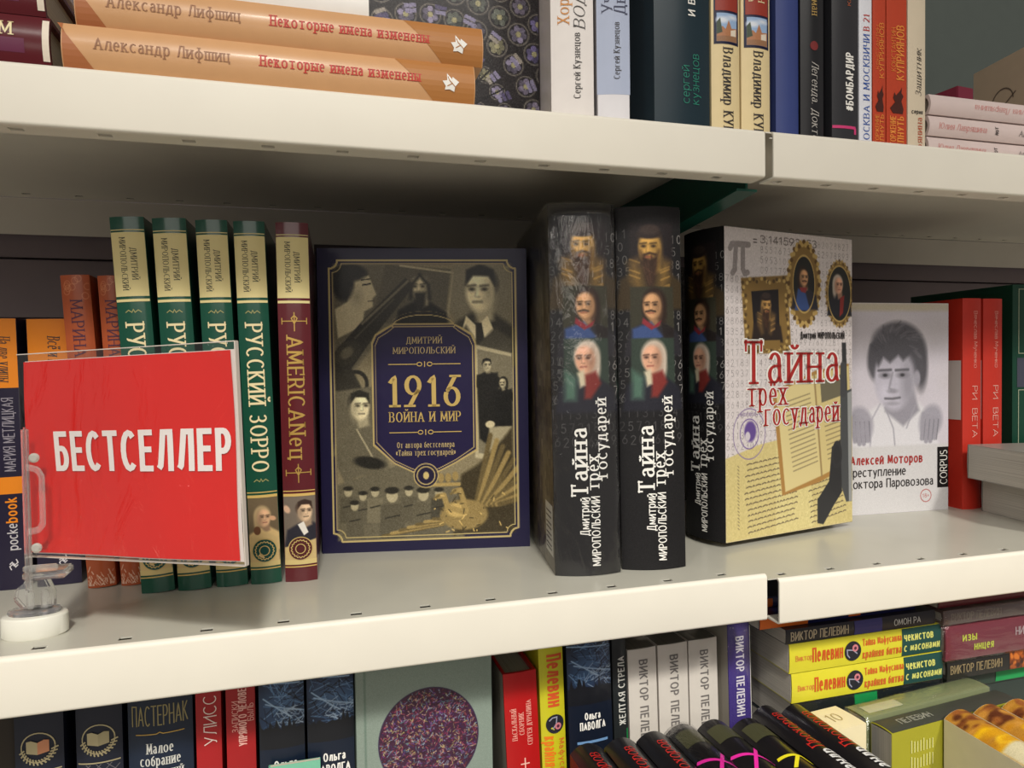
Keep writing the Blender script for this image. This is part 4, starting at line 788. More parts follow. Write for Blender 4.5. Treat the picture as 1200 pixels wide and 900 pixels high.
def cover_print():
    p = Paint(163, 270, 1.5, (214, 206, 206))
    r = random.Random(2); y = 8
    for i in range(22):
        x = 44 if y < 40 else 3
        while x < 160: p.text(r.choice('0123456789'), x, y, 5.6, (120, 112, 112), None, 'thin', r.uniform(.45, .85)); x += 5.6
        y += 9
    p.text('3,141592653', 78, 8, 6.4, (96, 88, 88), 72, 'sans'); p.text('=', 36, 10, 8, (96, 88, 88)); p.text('π', 17, 24, 30, (150, 142, 142), 26, 'bold')
    for P, cl in (([(0, 198), (40, 188), (90, 182), (163, 168), (163, 270), (0, 270)], (206, 190, 130)), ([(60, 186), (100, 180), (110, 268), (60, 270)], (214, 200, 140))): p.poly(P, cl, 1.2)
    p.grain(4, 2, 3)
    for j in range(13):
        for (x0, x1, sl) in ((24, 84, -.10), (104, 150, -.14)):
            x = x0+r.uniform(-2, 3); y = 205+j*5
            while x < x1: wl = r.uniform(2, 6); p.line([(x, y+(x-x0)*sl), (x+wl*.5, y-.9+(x-x0)*sl), (x+wl, y+(x+wl-x0)*sl)], 1.1, (84, 72, 60), .6, .75); x += wl+1.6
    for y in range(205, 262, 3): p.line([(14, y), (15.5, y+1.4)], .8, (90, 78, 64), .5, .6)
    p.poly([(56, 142), (112, 124), (158, 118), (163, 214), (116, 228), (68, 236)], (170, 128, 70), 1); p.poly([(61, 143), (110, 128), (120, 222), (72, 233)], (216, 200, 144), 1); p.poly([(110, 128), (158, 120), (163, 210), (120, 222)], (210, 192, 134), 1); p.line([(110, 128), (120, 222)], 2, (150, 126, 84), 1.6)
    for j in range(16): p.line([(72+j*.7, 152+j*4.2), (104+j*.7, 145+j*4.2)], 1.1, (120, 106, 80), .8, .7)
    for j in range(9): p.line([(124+j*.6, 172+j*4.4), (156, 166+j*4.4)], 1.1, (120, 106, 80), .8, .7)
    p.poly([(118, 134), (146, 128), (148, 148), (120, 154)], (110, 104, 84), 1)
    p.ring(28, 178, 19, 22, 1, (140, 120, 160), a=.8); p.ring(28, 178, 11, 13, .9, (110, 84, 150), a=.9); p.ell(29, 176, 7, 9, (100, 76, 144), 2); p.ell(26, 180, 3, 4, (206, 198, 206), 1); p.text('АНТРОПОЛОГ', 28, 161, 3.2, (130, 110, 150), 22)
    # pistol
    DG = (52, 52, 54); p.poly([(148, 98), (154, 98), (156, 150), (150, 152)], DG, 1); p.poly([(146, 146), (162, 142), (162, 250), (154, 250), (146, 232)], (74, 76, 78), 1); p.poly([(156, 146), (162, 144), (162, 250), (158, 250)], (150, 152, 152), .8)
    p.poly([(134, 196), (146, 190), (148, 240), (136, 252), (122, 268), (114, 266), (114, 244), (130, 228)], (48, 48, 50), 1); p.ring(141, 204, 6, 11, 2.4, DG); p.line([(150, 120), (150, 146)], 8, (70, 70, 72), 1)
    # frames
    GB, GL = (132, 104, 56), (190, 160, 96)
    p.poly([(19, 43), (76, 38), (80, 104), (72, 108), (24, 108)], GB, 1.5)
    for i in range(70):
        t = i/70*4; k = int(t); f_ = t-k; C4 = [(22, 46), (74, 42), (76, 104), (27, 105)]; a_, b_ = C4[k], C4[(k+1) % 4]; x, y = a_[0]+(b_[0]-a_[0])*f_, a_[1]+(b_[1]-a_[1])*f_; p.ell(x+r.uniform(-2, 2), y+r.uniform(-2, 2), 1.7, 1.7, GL if i % 2 else (88, 68, 40), 1)
    p.poly([(31, 54), (64, 51), (66, 97), (35, 98)], (30, 26, 28), .8); head(p, 49, 66, 19, 'elder', (200, 154, 90), (34, 24, 20), (56, 38, 28), (44, 34, 30), 1); p.poly([(31, 97), (66, 96), (66, 104), (31, 104)], GB, 1)
    for X, Y, a_, b_, k in ((97, 45, 21, 38, 'wavy'), (145, 52, 19, 31, 'wig')):
        p.ell(X, Y, a_, b_, GB, 1.2)
        for i in range(60): t = i*math.pi/30; q = .94+.07*(i % 2); p.ell(X+a_*q*math.cos(t), Y+b_*q*math.sin(t), 2.1 if k == 'wavy' else 1.1, 2.1 if k == 'wavy' else 1.1, GL if i % 3 else (96, 70, 36), 1)
        q = .68 if k == 'wavy' else .84; p.ell(X, Y, a_*q, b_*q, (32, 32, 30), .8)
        if k == 'wavy': head(p, X, Y-6, 17, 'wavy', (206, 156, 112), (34, 24, 20), (44, 30, 24), (44, 42, 50), 1); p.poly([(X-12, Y+24), (X-8, Y+4), (X+2, Y+8), (X+8, Y+24)], (60, 84, 140), 1.5); p.poly([(X-6, Y+3), (X+4, Y+3), (X+2, Y+8), (X-4, Y+7)], (140, 50, 54), 1)
        else: head(p, X-1, Y-8, 17, 'wig', (222, 168, 138), (60, 40, 36), (186, 172, 158), (34, 34, 42), 1); p.poly([(X+1, Y+4), (X+7, Y+1), (X+5, Y+18), (X, Y+22)], (140, 44, 40), 1)
        p.ring(X, Y, a_*q, b_*q, 1, GL)
    return p
CVR = cover_print()
def thick(label, group, full=False):
    b = Book('hardcover_book', label, TT, TW, TH, (24, 23, 25), group=group, bulge=.0055, rough=.6, coat=.0)
    SPN.apply(b.o, 'spine_print', b.spine, -TT/2+.0002, .0003, TT/2-.0002, TH-.0003, m=print_mat(.6, .0))
    spine_text(b, 'Тайна', .0835, .0112, WHITE, .051, 'black', 90, -.0063, n=.0006); spine_text(b, 'трёх', .0755, .0088, WHITE, .026, 'slab', 90, .0036, n=.0006); spine_text(b, 'государей', .1005, .0084, WHITE, .058, 'slab', 90, .0105, n=.0006)
    spine_text(b, 'Дмитрий', .0435, .0062, WHITE, .028, 'sans', 90, -.0032, name='author_lettering', n=.0006); spine_text(b, 'МИРОПОЛЬСКИЙ', .0325, .0060, WHITE, .051, 'sans', 90, .0052, name='author_lettering', n=.0006)
    return b
b = thick('thick black book in crinkled clear film, left of the spine pair', 'thick black spined books')
k = Paint(163, 270, .5, (84, 74, 54)); k.grain(16, 3, 1); k.poly([(0, 0), (163, 0), (163, 60), (0, 60)], (40, 40, 40), 20); k.apply(b.o, 'back_print', b.back, .0003, .0003, TW-.0003, TH-.0003)
patch(b.o, 'barcode_label', b.back, TW-.034, .012, TW-.004, .050, M_((206, 204, 196)), .0004); ribbon(b.o, 'barcode_bars', b.back, [[(TW-.030, v), (TW-.010, v)] for v in (.016, .019, .0235, .027, .0315, .035, .040, .044)], .0012, INK, .0006)
b.put(-.1225, .0425, 0, -8.9, -.6); shrink(b, 'shrink_wrap', 40, 1.0, fac=.05)
b2 = thick('thick black book without film, right of the wrapped one', 'thick black spined books'); b2.put(-.0700, .0405, 0, -10, -.6)
ribbon(b2.o, 'white_edge', b2.front, [[(.0006, .03), (.0006, TH-.002)]], .0007, WHITE, .0002)
def face_thick(label, x, y, ang):
    b = thick(label, 'thick black spined books'); CVR.apply(b.o, 'cover_print', b.front, .0, .0003, TW-.0002, TH-.0003, m=print_mat(.4, .25))
    fn = b.front; RD = M_((168, 44, 42)); o_ = .0008
    for s_, u, v, h, w in (('Тайна', .0835, TH-.116, .0355, .124), ('трёх', .0500, TH-.1435, .0200, .050), ('государей', .0950, TH-.1620, .0190, .098)):
        vs, fs = ribbons([(P, wv*1.7+.0005, wh*2.2+.0005) for P, wv, wh in strokes(s_, h, w, 'fine')]); mk('title_outline', [fn(u+x_, v+y_, .0005) for x_, y_ in vs], fs, WHITE, b.cover)
        letter(b.o, 'title_lettering', fn, s_, u, v, h, RD, 0, w, 'fine', o_)
    letter(b.o, 'author_lettering', fn, 'Дмитрий МИРОПОЛЬСКИЙ', .1215, TH-.0915, .0055, INK, 0, .060, 'bold', o_)
    b.face(x, y, 0, ang); return b
face_thick('thick book turned to show its white cover with framed portraits and pistol', .0218, .0870, 11.6)
# its twin farther back, seen only in the gap; shade painted into its colours
b = Book('hardcover_book', 'copy painted dark for shade, standing in the gap behind the turned white cover', TT*.8, .12, .262, (44, 42, 44), bulge=.002, rough=.5, group='thick black spined books')
k = Paint(120, 262, 1, (56, 54, 58)); digits(k, 0, 2, 118, 8, 100, 6, (120, 116, 116), .6, 9); k.poly([(0, 60), (120, 60), (120, 104), (0, 104)], (24, 22, 26), 2); k.ring(18, 160, 12, 14, 2, (96, 90, 92)); k.text('ТАЙНА', 40, 118, 26, (96, 30, 34), 70, 'slab'); k.poly([(0, 180), (120, 170), (120, 262), (0, 262)], (70, 64, 48), 2); k.apply(b.o, 'cover_print', b.front, .0003, .0003, .1197, .2617)
b.face(-.020, .262, 0, 4)

# ------------------------------------------------------------------ portrait paperback, red books, green book, lying books
b = Book('paperback_book', 'white paperback facing out with a grey photo of a young man', .022, .140, .2185, (214, 210, 214), hard=False, bulge=.001, rough=.3, coat=.4)
p = Paint(140, 218.5, 1.5, (214, 208, 218)); p.poly([(0, 0), (140, 0), (140, 8), (0, 8)], (206, 196, 176), 4); r = random.Random(5)
for i in range(14): p.ell(r.uniform(0, 140), r.uniform(20, 90), r.uniform(8, 26), r.uniform(6, 18), tuple(np.array((206, 200, 206))+r.uniform(-12, 16)), 14, a=.5)
gy = lambda k: (196*k, 192*k, 206*k)
p.poly([(22, 150), (30, 118), (56, 104), (104, 104), (118, 118), (128, 150)], (226, 224, 230), 5)
p.ell(78, 50, 34, 31, gy(.50), 6); p.ell(106, 66, 8, 24, gy(.46), 5); p.ell(52, 60, 11, 20, gy(.48), 5); p.ell(66, 34, 16, 10, gy(.62), 8, a=.6)
p.poly([(60, 94), (96, 90), (104, 112), (84, 128), (62, 112)], gy(.80), 4)
p.ell(73, 78, 24, 33, gy(1.0), 5); p.ell(90, 84, 9, 25, gy(.82), 8, a=.8); p.ell(101, 78, 4, 8, gy(.84), 2); p.ell(62, 92, 8, 10, gy(1.08), 6, a=.6)
for ex in (62, 83): p.line([(ex-8, 69.5), (ex+7, 69)], 2.6, gy(.50), 2.2); p.ell(ex, 74.5, 7, 3.4, gy(.72), 3); p.ell(ex, 74.5, 2.6, 1.6, gy(.34), 1.4)
p.line([(71, 72), (67, 88), (73, 91)], 2.0, gy(.78), 2.4); p.ell(71, 91, 6, 2.2, gy(.80), 2.5); p.line([(62, 98.6), (71, 99), (80, 98)], 2.2, gy(.56), 1.8); p.ell(71, 104, 8, 2, gy(.86), 2.5)
p.poly([(43, 66), (44, 44), (60, 30), (92, 30), (108, 48), (108, 70), (100, 58), (94, 52), (84, 60), (78, 54), (68, 62), (60, 56), (54, 66), (50, 58), (48, 76)], gy(.48), 4)
for k in range(46): a = r.uniform(math.pi*.95, 2.05*math.pi); R_ = r.uniform(12, 26); p.line([(78+R_*math.cos(a), 48+R_*.9*math.sin(a)), (78+(R_+9)*math.cos(a+.25), 49+(R_+7)*.92*math.sin(a+.25))], 1.4, gy(r.choice([.40, .66, .5])), 1.6, .5)
for (x, y, sg_) in ((33, 126, -1), (118, 126, 1)):
    p.ell(x, y-2, 14, 18, gy(.86), 5, 20*sg_)
    for k in range(4): p.line([(x-9+5.4*k, y-10+2*k), (x-10+5.6*k, y+4), (x-9+5.2*k-sg_*2, y+20-abs(k-1.5)*3)], 5.0, gy(.84), 1.8); p.line([(x-6.4+5.4*k, y-4), (x-6.4+5.2*k-sg_*2, y+17)], 1.0, gy(.60), 1.4)
p.line([(62, 108), (72, 130), (74, 150)], 1.4, gy(.84), 1.6); p.line([(99, 106), (88, 130)], 1.4, gy(.86), 1.6); p.line([(56, 104), (46, 120), (44, 148)], 1.4, gy(.9), 2)
p.poly([(0, 148), (140, 148), (140, 218.5), (0, 218.5)], (214, 212, 214), 3); p.ring(112, 202, 6.5, 6.5, .9, (180, 90, 90)); p.text('18+', 112, 202, 4, (180, 90, 90), 8); p.grain(3)
p.apply(b.o, 'cover_print', b.front, .0002, .0002, .1398, .2183, m=print_mat(.3, .4, .15))
fn = b.front
letter(b.o, 'author_lettering', fn, 'Алексей Моторов', .0640, .0565, .0085, M_((176, 60, 58)), 0, .087, 'bold', .0005); letter(b.o, 'title_lettering', fn, 'Преступление', .0520, .0440, .0085, INK, 0, .070, 'sans', .0005); letter(b.o, 'title_lettering', fn, 'доктора Паровозова', .0690, .0320, .0085, INK, 0, .104, 'sans', .0005)
patch(b.o, 'black_tab', fn, .126, .024, .1397, .067, BLACK, .0004, 1); letter(b.o, 'tab_lettering', fn, 'CORPUS', .1335, .0455, .0085, WHITE, 90, .036, 'thin', .0007)
b.face(.1935, .1600, -.0045, -3.4)
def red_book(xl, xr, y, lb, first):
    b = standing('hardcover_book', lb, xl, xr, y, -.0045, .2235, (196, 50, 36), w=.14, group='matching red hardcovers', bulge=.002, rough=.45, rz=-2)
    spine_text(b, 'Вячеслав Мученко', .180, .0048, M_((236, 170, 156)), .060, 'thin', -90, .003, name='author_lettering'); spine_text(b, 'РИ  ВЕТА  ЕП', .092, .0066, M_((240, 190, 176)), .078, 'thin', -90, .002)
    patch(b.o, 'pale_label', b.back, .070, .095, .1385, .158, M_((214, 204, 204)), .0004)
    for k in range(7): ribbon(b.o, 'label_text_line', b.back, [[(.074+.008*k, .100), (.074+.008*k, .153)]], .0012, M_((170, 150, 150)), .0006)
    return b
red_book(.3455, .3700, .1455, 'left red book standing beside the white portrait paperback', 1)
red_book(.3735, .3990, .1455, 'right red book standing before the dark green one', 0)
b = standing('hardcover_book', 'dark green gilt bordered book at the right edge behind paper stacks', .4205, .4680, .150, -.0045, .2400, (22, 66, 50), w=.14, bulge=.0015, rz=-2)
ribbon(b.o, 'pale_border', b.spine, [[(-.016, .235), (-.016, .165), (.02, .165)], [(-.016, .235), (.02, .235)], [(-.016, .125), (-.016, .02)], [(-.016, .125), (.02, .125)]], .0008, M_((170, 176, 150)))
patch(b.o, 'grey_label', b.spine, -.018, .128, .021, .160, M_((70, 72, 86)), .0003); spine_text(b, 'И', .149, .006, WHITE, .004, 'serif', 0, .004, n=.0005); spine_text(b, 'КО', .138, .005, WHITE, .008, 'serif', 0, .004, n=.0005)
for i, (xl, y, z, t, lb) in enumerate(((.3360, .0100, -.0045, .0350, 'lower of two lying books showing pale page edges at the right'), (.3190, .0120, .0310, .0350, 'upper of two lying books showing pale page edges at the right'))):
    b = Book('paperback_book', lb, t, .125, .19, (150, 146, 140), hard=False, bulge=.0008, pages=(186, 180, 170), group='lying books with page edges out')
    # fore-edge towards the viewer
    b.o.matrix_world = Matrix.Translation((xl, y, z+t/2))@Matrix.Rotation(math.radians(-10), 4, 'Z')@Matrix.Translation((0, .125, 0))@Matrix.Rotation(math.radians(180), 4, 'X')@Matrix.Rotation(math.radians(90), 4, 'Y')

# ------------------------------------------------------------------ lower shelf, left to right
def low_book(name, lb, xl, xr, ztop, col, y=.06, w=.14, lean=0, **k):
    b = Book(name, lb, xr-xl-.0008, w, ztop-LZ, col, **k); b.put((xl+xr)/2, y, LZ, 0, lean); return b
low_book('hardcover_book', 'dark brown book at the bottom left corner of the photo', -.520, -.4965, -.055, (44, 36, 28), y=.075)
for xl, xr, lb in ((-.4945, -.4690, 'left of two navy books with a round gilt open-book emblem'), (-.4610, -.4360, 'right of two navy books with a round gilt open-book emblem')):
    b = low_book('hardcover_book', lb, xl-.002, xr, -.042, (28, 32, 48), group='navy classics with emblem', bulge=.003, rough=.4)
    H = b.h; c = H-.036; ring_ = [[(.0092*math.cos(a/4), c+.0092*math.sin(a/4)) for a in range(26)]]
    EM = mat((188, 176, 140), .3, .05, 0, 60, .4, 0, 'gold_foil')
    ribbon(b.o, 'emblem_ring', b.spine, ring_, .0007, EM, .0005)
    for i in range(26):
        if 6 < i < 20 or i % 2: pass
    ribbon(b.o, 'emblem_leaves', b.spine, [[(.0078*math.cos(a), c+.0078*math.sin(a)), (.0105*math.cos(a+.14), c+.0105*math.sin(a+.14))] for a in [math.radians(q) for q in range(190, 352, 12)]], .0009, EM, .0006)
    for s_ in (-1, 1): mk('emblem_book', [b.spine(x*s_, c+y, .0007) for x, y in ((0, -.0042), (.0062, -.0030), (.0062, .0042), (.0035, .0048), (0, .0032))], [(0, 1, 2, 3, 4)], EM if s_ < 0 else M_((206, 140, 104) if xl < -.48 else (176, 164, 128), .3), b.cover)
    t = b.t/2-.0015; ribbon(b.o, 'gilt_line', b.spine, [[(-t, c-.0150), (t, c-.0150)]], .0008, EM, .0004)
    ribbon(b.o, 'lattice_lines', b.spine, [[(-t, c-.017-.006*i), (-t+min(2*t, .006*i+.001), c-.017-.006*i+min(2*t, .006*i+.001))] for i in range(1, 9)]+[[(t, c-.017-.006*i), (t-min(2*t, .006*i+.001), c-.017-.006*i+min(2*t, .006*i+.001))] for i in range(1, 9)], .0004, M_((110, 106, 110)), .0004)
b = low_book('hardcover_book', 'wide navy book with gold capitals and white lettering', -.4335, -.3945, -.046, (24, 36, 56), bulge=.004, rough=.35)
H = b.h
letter(b.o, 'author_lettering', b.spine, 'ПАСТЕРНАК', 0, H-.0215, .0125, M_((150, 138, 96)), 0, .033, 'thin'); ribbon(b.o, 'gilt_rule', b.spine, [[(-.014, H-.0335), (-.002, H-.0335), (0, H-.0325), (.002, H-.0335), (.014, H-.0335)]], .0006, GOLD)
for s_, dv, w_ in (('Малое', .0415, .016), ('собрание', .0495, .024), ('сочинений', .0575, .027)): letter(b.o, 'title_lettering', b.spine, s_, 0, H-dv-.0012, .0064, M_((206, 206, 200)), 0, w_, 'serif')
b = low_book('hardcover_book', 'red book with thin white vertical title at lower left', -.3935, -.3772, -.048, (166, 30, 34), bulge=.001, rough=.4); spine_text(b, 'УЛИСС', b.h-.0290, .0075, M_((236, 214, 206)), .033, 'thin', 90, .001)
b = low_book('hardcover_book', 'red book with two small title lines at lower left', -.3750, -.3560, -.045, (160, 28, 32), bulge=.001, rough=.4)
spine_text(b, 'ЗАПИСКИ', b.h-.032, .0036, M_((226, 160, 150)), .021, 'sans', 90, -.0035); spine_text(b, 'УПРЯМОГО ЧЕЛОВЕКА', b.h-.030, .0046, M_((232, 176, 166)), .044, 'bold', 90, .0012); spine_text(b, 'БЫЛЬ', b.h-.030, .0036, M_((226, 160, 150)), .012, 'sans', 90, .0062); spine_text(b, 'Н', b.h-.0760, .0115, WHITE, .0085, 'bold', 90, .0015, name='author_lettering')
def branches(w, h, seed, sky=True):
    p = Paint(w, h, 2.2, (24, 34, 56)); r = random.Random(seed)
    for i in range(12): p.ell(r.uniform(0, w), r.uniform(0, h*.8), r.uniform(6, 16), r.uniform(5, 10), r.choice([(40, 60, 92), (20, 26, 40), (58, 84, 120), (30, 44, 70)]), 10, a=.6)
    p.ell(w*.55, h*.50, w*.5, h*.16, (84, 118, 160), 14, a=.6)
    for i in range(150):
        x, y, a = r.uniform(0, w), r.uniform(0, h*.85), r.choice([r.gauss(-.5, .3), r.gauss(.3, .3), r.gauss(1.1, .4)]); L = r.uniform(4, 16)
        p.line([(x, y), (x+L*math.cos(a), y+L*math.sin(a))], r.uniform(.3, .7), r.choice([(96, 134, 176), (60, 88, 126), (120, 152, 190), (14, 18, 30), (14, 18, 30)]), .4, .75)
    for (x0, y0, x1, y1) in ((0, .26, .9, .30), (.15, .50, 1, .62), (.1, .44, .7, .66)): p.line([(x0*w, y0*h), (x1*w, y1*h)], .9, (150, 178, 208), .6)
    P = [(0, h)]+[(0, h*.80)]
    x = 0
    while x < w: P.append((x, h*(.80-.05*r.random()-(.10 if r.random() < .15 else 0)))); x += 1.4
    for i in range(40): y = h*r.uniform(.56, .74); x = w*r.uniform(.35, 1); a = r.uniform(-1.2, 1.2); L = r.uniform(2, 7); p.line([(x, y), (x+L*math.cos(a), y+L*math.sin(a))], .5, (170, 190, 212), .5, .8)
    p.poly(P+[(w, h*.8), (w, h)], (22, 24, 30), .6); return p
for xl, xr, lb, sd in ((-.3545, -.3245, 'left of two dark blue books printed with frosty branches', 1), (-.3235, -.2915, 'right of two dark blue books printed with frosty branches', 2)):
    b = low_book('hardcover_book', lb, xl, xr, -.040, (20, 30, 48), group='dark blue frosty branch books', bulge=.002)
    q = branches(b.t*1000, 62, sd); q.apply(b.o, 'spine_print', b.spine, -b.t/2+.0001, b.h-.0625, b.t/2-.0001, b.h-.0005)
    letter(b.o, 'author_lettering', b.spine, 'Ольга', .002, b.h-.0735, .0052, WHITE, 0, .015, 'bold'); letter(b.o, 'author_lettering', b.spine, 'ПАВОЛГА', .001, b.h-.0815, .0052, WHITE, 0, .023, 'bold')
b = Book('greeting_booklet', 'mint green booklet label standing before the frosty branch books', .003, .0330, .100, (120, 190, 160), hard=False, bulge=.0003, rough=.6, cat='booklet')
letter(b.o, 'cover_lettering', b.front, 'и', .020, .0925, .0045, INK, 0, None, 'sans'); b.face(-.3480, .052, -.2110+.0, 0)
mb = MB().box(-.350, -.3130, .0505, .0565, LZ, -.2112).build('card_block', mat((70, 90, 84), .6), None, .0006); tag(mb, 'small block supporting the mint green booklet, mostly out of view', 'stand')
b = Book('hardcover_book', 'pale green book facing out with a speckled purple disc', .020, .0975, .252, (126, 142, 132), bulge=.001, rough=.3, coat=.4)
p = Paint(97.5, 130, 2.0, (134, 148, 138)); p.line([(6, 0), (6, 130)], 1, (96, 118, 106), 1.4)
for i in range(26): p.ell(10+i*3.2, 18, .7, .5, (158, 172, 160), .6)
p.ell(51, 79, 36, 37, (66, 34, 58), .6); r = random.Random(8)
for i in range(1900):
    a, R = r.uniform(0, 6.3), 35*math.sqrt(r.random()); x, y, t = 51+R*math.cos(a), 79+R*math.sin(a)*1.03, r.uniform(0, 6.3); L = r.uniform(.4, 1.5)
    p.line([(x-L*math.cos(t), y-L*math.sin(t)), (x+L*math.cos(t), y+L*math.sin(t))], .45, r.choice([(176, 80, 96), (110, 76, 150), (56, 44, 96), (206, 176, 150), (150, 170, 190), (120, 60, 50), (90, 130, 140), (40, 20, 36), (40, 20, 36), (186, 176, 110), (130, 40, 84)]), .4, .85)
p.ring(51, 79, 36, 37, .7, (52, 40, 70)); p.grain(3); p.apply(b.o, 'cover_print', b.front, .0002, .1215, .0973, .2515); b.face(-.2905, .0590, LZ, 0)

b = Book('hardcover_book', 'thick book with a bright red spine leaning beside the yellow one', .0255, .16, .2120, (176, 22, 24), bulge=.0008, rough=.4, pages=(150, 146, 132))
for s_, u, w_ in (('ПАСХАЛЬНЫЙ', -.0060, .024), ('СБОРНИК', -.0005, .017), ('СЕРГЕЯ ДУРЫЛИНА', .0055, .034)): spine_text(b, s_, .1735, .0036, M_((240, 170, 156)), w_, 'serif', 90, u)
ribbon(b.o, 'small_cross', b.spine, [[(-.002, .1430), (.004, .1430)], [(.001, .1390), (.001, .1470)]], .0009, M_((240, 190, 176))); patch(b.o, 'grey_cover', b.back, .0002, .0005, .1595, .2115, mat((128, 126, 116), .6), .0003, 2)
b.put(-.1645, .058, LZ, 0, -2.0)
YEL = (196, 190, 36)
def emblem(b, sf, u, v, r, sc=1):
    disc(b.o, 'round_emblem', sf, u, v, r, r, M_((34, 34, 44)), .0005); ribbon(b.o, 'emblem_curve', sf, [[(u+r*.75*math.cos(a), v+r*.75*math.sin(a)) for a in (2.6, 2.0, 1.3)]+[(u+.1*r, v), (u-.3*r, v-.5*r)]], r*.12, M_((150, 150, 170)), .0007)
    disc(b.o, 'emblem_eye', sf, u+r*.3, v-r*.25, r*.36, r*.36, M_((196, 120, 130)), .0008); disc(b.o, 'emblem_pupil', sf, u+r*.3, v-r*.25, r*.16, r*.16, M_((80, 40, 60)), .0010)
b = low_book('hardcover_book', 'yellow book with red lettering standing between red and dark blue', -.1510, -.1310, -.046, YEL, group='yellow books with round dark emblem', bulge=.002, lean=-1.5)
OR_ = M_((206, 84, 40)); spine_text(b, 'Пелевин', b.h-.037, .0105, OR_, .040, 'bold', -90, .002, name='author_lettering'); emblem(b, b.spine, .001, b.h-.0700, .0072); spine_text(b, 'крайняя битва', b.h-.104, .0085, M_((226, 120, 30)), .050, 'bold', -90, -.003); spine_text(b, 'Мафусаила', b.h-.100, .0042, M_((206, 110, 40)), .036, 'bold', -90, .006)
b = low_book('hardcover_book', 'dark blue branch printed book with white author name, centre', -.1285, -.0920, -.043, (18, 26, 42), group=None, bulge=.002, lean=-1.6)
q = branches(b.t*1000, 62, 5); q.apply(b.o, 'spine_print', b.spine, -b.t/2+.0001, b.h-.0625, b.t/2-.0001, b.h-.0005)
letter(b.o, 'author_lettering', b.spine, 'Ольга', .001, b.h-.0715, .0050, WHITE, 0, .013, 'bold'); letter(b.o, 'author_lettering', b.spine, 'ПАВОЛГА', .001, b.h-.0790, .0056, WHITE, 0, .021, 'bold')
patch(b.o, 'blue_strokes', b.spine, -.012, b.h-.0925, .013, b.h-.0905, M_((110, 150, 196)), .0004, 6)
b = low_book('hardcover_book', 'narrow black book with white title and green foot', -.0925, -.0800, -.053, (34, 38, 40), bulge=.001, lean=-1.2); spine_text(b, 'ЖЕЛТАЯ СТРЕЛА', b.h-.046, .0050, M_((206, 206, 200)), .054, 'bold', 90, .001)
mk('green_patch', [b.spine(x, y, .0003) for x, y in ((-.0055, .120), (.0055, .120), (.0055, b.h-.076), (-.0055, b.h-.084))], [(0, 1, 2, 3)], M_((24, 120, 62)), b.cover)
for i, (xl, xr, zt, lb) in enumerate(((-.0790, -.0540, -.0685, 'leftmost of three white paperbacks with grey vertical lettering'), (-.0535, -.0268, -.0680, 'middle of three white paperbacks with grey vertical lettering'), (-.0263, .0000, -.0675, 'rightmost of three white paperbacks with grey vertical lettering'))):
    b = low_book('paperback_book', lb, xl, xr, zt, (206, 200, 192), group='white paperbacks with grey lettering', hard=False, bulge=.0008, rough=.45, lean=-1.3 if i == 0 else -1.2, pages=(120, 114, 104))
    spine_text(b, 'ВИКТОР ПЕЛЕВИН', b.h-.0455, .0064, M_((112, 108, 106)), .074, 'bold', -90, .0005, name='author_lettering')
b = low_book('paperback_book', 'purple book with white author lettering standing left of the stacks', .0095, .0310, -.0570, (70, 56, 130), bulge=.0008, hard=False, lean=-1.2); spine_text(b, 'ВИКТОР ПЕЛЕВИН', b.h-.045, .0066, M_((226, 222, 232)), .066, 'bold', -90, 0, name='author_lettering'); shrink(b, 'shrink_wrap', 40, .5, fac=.04)
patch(b.o, 'pale_side', b.back, .0002, .0005, .1395, b.h-.0005, M_((186, 180, 168)), .0002, 2); ribbon(b.o, 'white_edge', b.spine, [[(.0100, .02), (.0100, b.h-.001)]], .0006, WHITE)

# ------------------------------------------------------------------ black books standing spine up
BZ = -.120
bk0 = None
xs = [(-.1490, 0), (-.1130, 0), (-.0790, 0), (-.0440, 1), (-.0095, 1), (.0210, 2), (.0435, 0), (.0665, 0)]
ds = [.0240, .0240, .0250, .0280, .0270, .0210, .0340, .0290]
lbs = ['first black book lying spine up from the left, red surname', 'second black book lying spine up from the left, red surname', 'third black spine-up book, beside the film covered pink cross one', 'black spine-up book in film with a pink cross, left one', 'black spine-up book with a pink cross, right of the other', 'black spine-up book with a yellow stroke on the spine', 'second black spine-up book from the right, white first name', 'rightmost black spine-up book, white first name']
cents = [-.1330, -.1070, -.0812, -.0556, -.0300, -.0045, .0210, .0440]
for i, (xx, yy) in enumerate(zip(cents, ds)):
    kind = (0, 0, 0, 1, 1, 2, 0, 0)[i]; t = .0248 if i < 6 else .0222
    b = Book('hardcover_book', lbs[i], t, .164, .235, (24, 22, 24), group='black books lying spine up in a row', bulge=.006, rough=.3, coat=.4)
    if kind == 0:
        spine_text(b, 'Прохоров', .198, .0085, M_((196, 40, 34)), .050, 'italic', 90, -.001, name='author_lettering'); spine_text(b, 'Александр', .139, .0090, M_((214, 214, 214)), .060, 'bold', 90, 0.001, name='author_lettering')
    else:
        patch(b.o, 'olive_panel', b.spine, -.010, .208, .010, .226, M_((66, 66, 44)), .0004)
        cc = M_((226, 44, 160)) if kind == 1 else M_((226, 214, 40))
        ribbon(b.o, 'bright_strokes', b.spine, [[(-.012, .192), (.012, .176)], [(-.008, .168), (.009, .194)]] if kind == 1 else [[(-.010, .184), (.006, .180), (.009, .172)], [(-.006, .170), (.004, .181)]], .0026, cc, .0005)
        spine_text(b, 'АЛЕКСАНДР', .135, .009, M_((170, 170, 170)), .06, 'bold', 90, 0, name='author_lettering')
    b.spineup(xx, yy-.235, BZ-.164-.006, -.0); b.o.location.z = LZ+.164
    if i == 3: shrink(b, 'shrink_wrap', 40, .7, fac=.04)
bz = BZ

